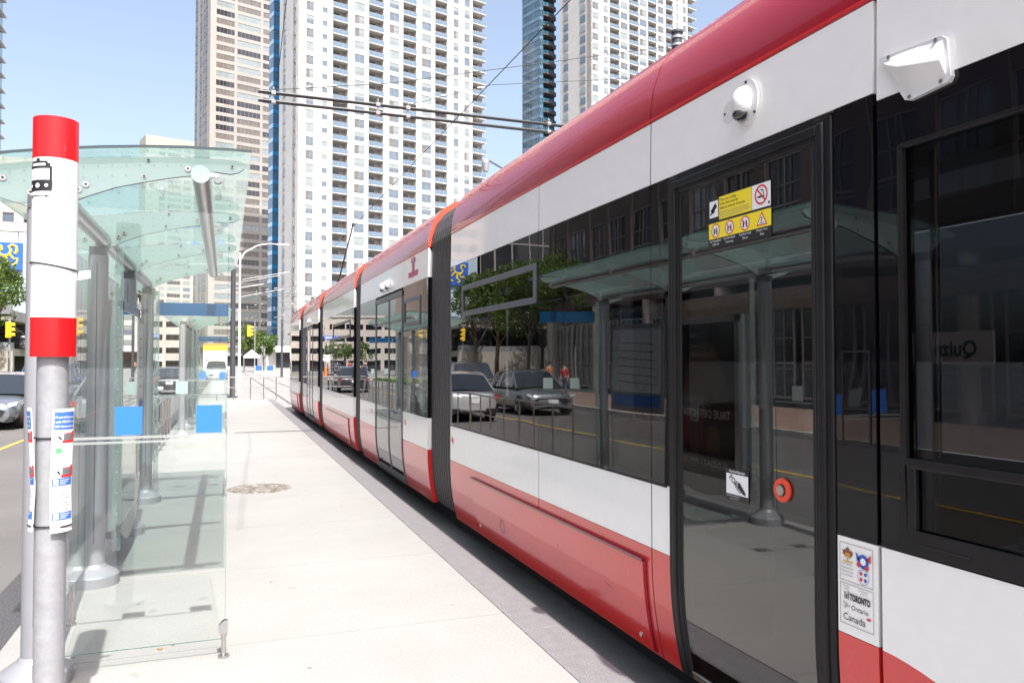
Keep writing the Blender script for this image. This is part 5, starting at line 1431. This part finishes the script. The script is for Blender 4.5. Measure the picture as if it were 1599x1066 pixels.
# white tower at right with lower corner wing
t = Block('apartment_tower', 'second white apartment tower rising behind the streetcar roof', 'tower', (96.16, 198.01), UU, TGp); fh2 = 2.95
cols = [('w', .64, 2.84), ('w', 4.82, 6.58), ('b', 7.33, 11.16), ('w', 11.67, 14.54), ('b', 15.19, 19.05), ('w', 19.59, 22.46), ('b', 23.12, 26.72), ('w', 27.45, 29.99), ('b', 30.95, 34.12), ('w', 35.57, 36.75)]
front(t, cols, 37.48, z00 + fh2 * 48, WH, fh=fh2)
wing = Block.__new__(Block); wing.__dict__ = dict(t.__dict__)
zw = z00 + fh2 * 39
wing.box(37.49, 38.81, -8, 0, ZG, zw, WH); wing.column_windows(38.81, 40.15, z00, zw, fh2, .55, 2.0, BW, WH); wing.box(40.15, 40.9, -8, 0, ZG, zw, WH); wing.column_balcony(40.9, 44.84, z00, zw, fh2); wing.box(37.49, 44.8, -8, -.1, zw, zw + .5, WH)
s = t.side(); prev = 0.0; zt2 = z00 + fh2 * 48
for a0, a1 in ((2.23, 4.4), (9.68, 11.68)):
    s.box(prev, a0, -.6, 0, ZG, zt2, WH); s.column_windows(a0, a1, z00, zt2, fh2, .5, 1.9, BW, WH, .6, ('plain', 'blind')); prev = a1
s.box(prev, 13.4, -.6, 0, ZG, zt2, WH)
t.box(.6, 37.4, -13.4, -1.8, ZG, zt2 + .4, WH)
t.done()
g = glass_tower('curved blue glass tower at the left of the second white tower', (87.47, 215.04), 8.4, 1.27, 170, 1, 'curtain_teal', 'curtain_sky', 2.95, 'curtain_sky')
b = MB()
g.box(1.3, 9.2, -4.5, -4.2, ZG, 170, 'curtain_teal', b); z = 3.2
while z < 170:
    for k in range(8):
        t0, t1 = k / 8, (k + 1) / 8
        d = -3.6 + 1.5 * sin(pi * (t0 + t1) / 2)
        g.box(1.3 + 7.9 * t0, 1.3 + 7.9 * t1, -4.2, d, z, z + .45, 'stone_dark', b); g.box(1.3 + 7.9 * t0, 1.3 + 7.9 * t1, d - .06, d - .02, z + .45, z + 1.3, 'curtain_teal', b)
    z += 2.95
b.build('curved_balconies', g.root, g.A, recalc=False)
# brown tower
t = Block('office_tower', 'tall beige tower with wide curtained windows, left of the blue glass strip', 'tower', (-5.47, 280.99), UU, TGp); fh3 = 3.02; TN = 'precast_tan'
CW_ = ['window_curtain', 'window_curtain', 'window_curtain', 'window_pale', 'window_dark']
zt3 = z00 + fh3 * 44
prev = 0.0
for a0, a1 in ((1.96, 8.11), (9.01, 17.11), (17.9, 23.5)):
    t.box(prev, a0, -1.5, 0, ZG, zt3, TN); t.column_windows(a0, a1, z00, zt3, fh3, 1.02, 1.92, CW_, TN, .9, ('plain',)); t.box(a0, a1, -1.2, -.9, ZG, zt3, 'window_dark'); prev = a1
t.box(prev, 25, -1.5, 0, ZG, zt3, TN)
t.box(0, 25, -18.4, -.01, zt3, zt3 + 6.5, TN); t.box(12, 16, 0.0, .3, zt3 + 1, zt3 + 2, 'window_dark')
s = t.side(); prev = 1.5
for a0, a1 in ((3.3, 5.3), (6.4, 7.9), (9.5, 11.9), (15.3, 18.0)):
    s.box(prev, a0, -1.0, 0, ZG, zt3, TN); s.column_windows(a0, a1, z00, zt3, fh3, .95, 2.05, ['window_dark', 'window_dark', 'window_curtain'], TN, .9, ('plain',)); s.box(a0, a1, -1.2, -.9, ZG, zt3, 'window_dark'); prev = a1
s.box(prev, 18.44, -1.0, 0, ZG, zt3, TN)
t.box(1.2, 24.5, -18.2, -1.6, ZG, zt3, TN)
t.done()
# pale apartment block far left of it
t = Block('apartment_block', 'pale beige apartment block showing above the canopy, left of the tall beige tower', 'building', (-34.13, 385.19), UU, TGp); fh4 = 2.92
zt4 = z00 + fh4 * 33; prev = 0.0; TB = 'precast_beige'
for a0, a1 in ((5.66, 8.38), (9.47, 15.28), (16.4, 19.5), (21.2, 26.5), (28, 33)):
    t.box(prev, a0, -1.2, 0, ZG, zt4, TB); t.column_windows(a0, a1, z00, zt4, fh4, .9, 1.75, ['window_blue', 'window_dark', 'window_pale', 'window_curtain'], TB, .8, ('plain',)); prev = a1
t.box(prev, 36, -1.2, 0, ZG, zt4, TB); t.box(0, 36, -13, -1.0, ZG, zt4 + 3.6, TB); t.box(0, 36, -1.0, 0, zt4, zt4 + 3.6, TB)
s = t.side(); s.box(1.2, 13, -1, -.01, ZG, zt4 + 3.6, TB)
t.done()
# tower at the left picture edge
U0 = Vector((1, 0, 0))
t = Block('condo_tower', 'slim blue grey tower with stepped balconies at the left edge of the sky', 'tower', (-53.2, 172.0), U0, TGp)
t.box(0, 10.2, -12, 0, ZG, 150, 'curtain_sky'); b = MB()
z = 3.0
while z < 150:
    t.box(-.1, 10.9, -12, .8, z, z + .25, 'precast_white', b); t.box(10.3, 10.85, -.2, .75, z + .25, z + 1.3, 'balcony_glass', b); t.box(0, 10.2, 0, .05, z + .25, z + .9, 'spandrel_blue', b); z += 3.1
t.wall.build('glass_wall', t.root, t.A, recalc=False); b.build('balcony_slabs', t.root, t.A, recalc=False)
# white podium of the tall tower with entrance canopy
t = Block('tower_podium', 'low pale entrance podium at the foot of the white tower', 'building', (8.0, 168.0), UU)
t.box(0, 40, -5.5, 0, ZG, 4.6, 'precast_white'); t.box(2, 12, 0, .1, .2, 3.2, 'window_dark'); t.box(0, 14, 0, 2.5, 3.4, 3.7, 'decal_white'); t.box(15, 38, 0, .1, .2, 3.2, 'window_blue'); t.done()
# banded podium on the left
t = Block('banded_podium', 'long beige podium with dark horizontal openings behind the shelters', 'building', (-34.0, 134.0), U0)
for k in range(4): t.box(0, 28.6, -.4 , 0, 1.6 + k * 2.05, 2.75 + k * 2.05, 'podium_band')
t.box(0, 28.6, -14, -.6, ZG, 9.0, 'window_dark'); t.box(0, 28.6, -14, .2, 8.9, 9.25, 'podium_band')
for k in range(10): t.box(k * 3.1, k * 3.1 + .5, -.5, .04, ZG, 9.0, 'podium_band')
t.done()
# bank building with the blue emblem
t = Block('bank_building', 'pink masonry bank building over a pale blue panelled base', 'building', (-17.9, 69.0), U0)
t.box(0, 4.5, -16, -.3, ZG, 17.2, 'masonry_pink')
for k in range(3): t.box(1.5 * k + .03, 1.5 * (k + 1) - .03, -.3, -.05, 4.2, 7.8, 'panel_sky'); t.box(1.5 * k + .03, 1.5 * (k + 1) - .03, -.3, -.05, 7.86, 11.4, 'panel_sky')
t.box(0, 4.5, -.3, .05, 3.8, 4.15, 'precast_white')
for a0, a1 in ((0, .5), (1.35, 1.9), (2.75, 3.3), (4.15, 4.5)): t.box(a0, a1, -.3, 0, 11.5, 17.2, 'masonry_pink')
for r_ in range(4): t.box(0, 4.5, -.3, -.002, 11.45 + r_ * 1.45, 12.1 + r_ * 1.45, 'masonry_pink')
for a in (.925, 2.325, 3.725):
    for r_ in range(3): t.put('window', a, 12.1 + r_ * 1.45, .85, .8, 'plain', random.choice(['window_dark', 'window_blue']))
t.done()
b = MB(); off = Vector((-15.6, 68.9, 9.6))
b.box(-16.75, -14.55, 68.75, 68.95, 8.5, 10.55, 'sign_blue'); root = b.build('bank_sign', None); tag(root, 'blue bank sign with a yellow rampant emblem above the trees', 'sign')
b = MB(); y = 68.745
def blob(pts, w): b.tube([(-15.65 + p, y, 9.55 + q) for p, q in pts], w, 'lion_yellow', 6)
blob([(-.75, .55), (-.55, .75), (-.30, .70), (-.25, .45), (-.45, .30), (-.35, .05), (-.05, -.05)], .10); blob([(-.05, -.05), (.25, .10), (.35, .40), (.20, .70), (.45, .82), (.70, .70), (.75, .40), (.60, .15)], .10)
blob([(-.05, -.05), (-.30, -.35), (-.65, -.30), (-.75, -.55)], .08); blob([(.05, -.05), (.10, -.45), (-.15, -.70), (.05, -.85)], .09); blob([(.30, .05), (.55, -.25), (.80, -.20), (.70, -.60), (.45, -.70)], .08)
b.build('emblem', root)
# glass office and brown stone office, mirrored in the car windows
t = Block('glass_office', 'dark glass office block with a white grid behind the trees', 'building', (-56.0, 70.0), U0)
t.box(0, 37.5, -4, 0, ZG, 42, 'window_dark'); b = MB()
for k in range(26): t.box(k * 1.5 - .06, k * 1.5 + .06, 0, .10, 3, 42, 'window_frame', b)
for k in range(13): t.box(0, 37.5, .0, .08, 3 + k * 3.2, 3.16 + k * 3.2, 'window_frame', b)
t.wall.build('glass_wall', t.root, t.A, recalc=False); b.build('mullion_grid', t.root, t.A, recalc=False)
UL = Vector((0, 1, 0))   # facade along the road, facing +X
t = Block('brown_office', 'dark brown stone office building lining the far sidewalk', 'building', (-14.0, 6.0), UL)
HF = 37.0; zf = 5.2; fo = 3.7; prev = 0.0
nb = 15; bw = (HF - .6) / nb
for k in range(nb):
    a0, a1 = .6 + k * bw, .6 + k * bw + bw - .55
    t.box(prev, a0, -.6, .05, zf, 16.6, 'stone_dark'); t.column_windows(a0, a1, zf, 16.3, fo, .75, 2.75, ['window_dark', 'window_dark', 'window_blue'], 'stone_dark', .5, ('fine',)); prev = a1
t.box(prev, HF, -.6, .05, zf, 16.6, 'stone_dark')
t.box(0, HF, -18, -.62, 4.6, 17.2, 'stone_dark'); t.box(0, HF, -18, -3.2, ZG, 4.6, 'stone_dark'); t.box(0, HF, -3.2, .05, 4.4, zf - .002, 'stone_dark')
for k in range(14): t.put('window', 1.5 + k * 2.55, .25, 2.2, 3.3, 'fine', 'window_dark')
t.done()
root = t.root
for k in range(7):
    yy = 9.2 + k * 5.6
    b = MB(); b.cyl((-14.35, yy, -.06), (-14.35, yy, 4.4), .42, 'podium_band', n=24); b.build('column', root, t.A)
b = MB(); b.box(-13.95, -13.85, 6.4, 30.0, 3.3, 4.05, 'poster_brown'); b.build('fascia', root, t.A)
b = MB(); b.box(-13.93, -13.86, 13.9, 16.9, 1.5, 2.35, 'shop_white')
b.text('Quiznos', lambda a, z: (-13.855, a, z), 15.35, 1.72, .40, 'shop_letter', 'c', wmax=2.1, bold=.03)
tag(b.build('shop_sign', None, recalc=False), 'white shop sign lettered Quiznos on the brown office front', 'sign')
# raised deck with wall at left
t = Block('raised_deck', 'concrete raised road deck with retaining wall behind the signal', 'deck', (-44.0, 57.0), U0)
t.box(0, 31.5, -.4, 0, ZG, 2.32, 'podium_band'); t.box(0, 31.5, -6, -.4, 1.9, 2.34, 'podium_band'); t.box(0, 31.5, -.35, -.25, 2.32, 2.75, 'silver_paint'); t.box(0, 31.5, -6, .3, 4.1, 4.75, 'podium_band'); t.box(0, 31.5, .3, .42, 4.5, 5.1, 'silver_paint')
for k in range(5): t.box(2 + k * 7, 2.7 + k * 7, -3, -2.3, 2.34, 4.1, 'podium_band')
t.box(0, 31.5, -6.2, -6, ZG, 4.1, 'stone_dark')
t.done()

# ------------------------------------------------------------------ camera, sun, sky
cam = bpy.data.cameras.new('camera'); co = bpy.data.objects.new('camera', cam); COL.objects.link(co)
cam.sensor_fit = 'HORIZONTAL'; cam.sensor_width = 36; cam.lens = 36 * FPX / 1599
co.location = EYE; co.rotation_euler = (pi / 2 + PITCH, 0, -YAW); cam.clip_start = .05; cam.clip_end = 3000
S.camera = co
EL = radians(53.5); AZ = radians(176.6)     # azimuth from +Y towards +X
sd = Vector((sin(AZ) * cos(EL), cos(AZ) * cos(EL), sin(EL)))
sun = bpy.data.lights.new('sun', 'SUN'); sun.energy = 3.9; sun.angle = radians(.55); sun.color = (1, .965, .915)
so = bpy.data.objects.new('sun', sun); COL.objects.link(so); so.rotation_euler = sd.to_track_quat('Z', 'Y').to_euler(); so.location = (0, -20, 60)
w = bpy.data.worlds.new('World'); S.world = w; w.use_nodes = True
nt = w.node_tree; bg = nt.nodes['Background']
sky = nt.nodes.new('ShaderNodeTexSky'); sky.sky_type = 'NISHITA'; sky.sun_disc = False; sky.sun_elevation = EL; sky.sun_rotation = AZ; sky.air_density = 1.0; sky.dust_density = 4.5; sky.ozone_density = 1.0; sky.altitude = 80
hs = nt.nodes.new('ShaderNodeHueSaturation'); hs.inputs['Saturation'].default_value = .80; nt.links.new(sky.outputs[0], hs.inputs['Color']); nt.links.new(hs.outputs[0], bg.inputs['Color']); bg.inputs['Strength'].default_value = .15
S.view_settings.view_transform = 'Standard'; S.view_settings.look = 'None'; S.view_settings.exposure = 1.02; S.view_settings.gamma = 1.0
S.render.engine = 'CYCLES'
c = S.cycles; c.max_bounces = 10; c.diffuse_bounces = 3; c.glossy_bounces = 5; c.transmission_bounces = 4; c.transparent_max_bounces = 28; c.use_denoising = True; c.caustics_reflective = False; c.caustics_refractive = False; c.sample_clamp_indirect = 8
try: c.denoiser = 'OPENIMAGEDENOISE'; c.denoising_input_passes = 'RGB_ALBEDO_NORMAL'
except Exception: pass
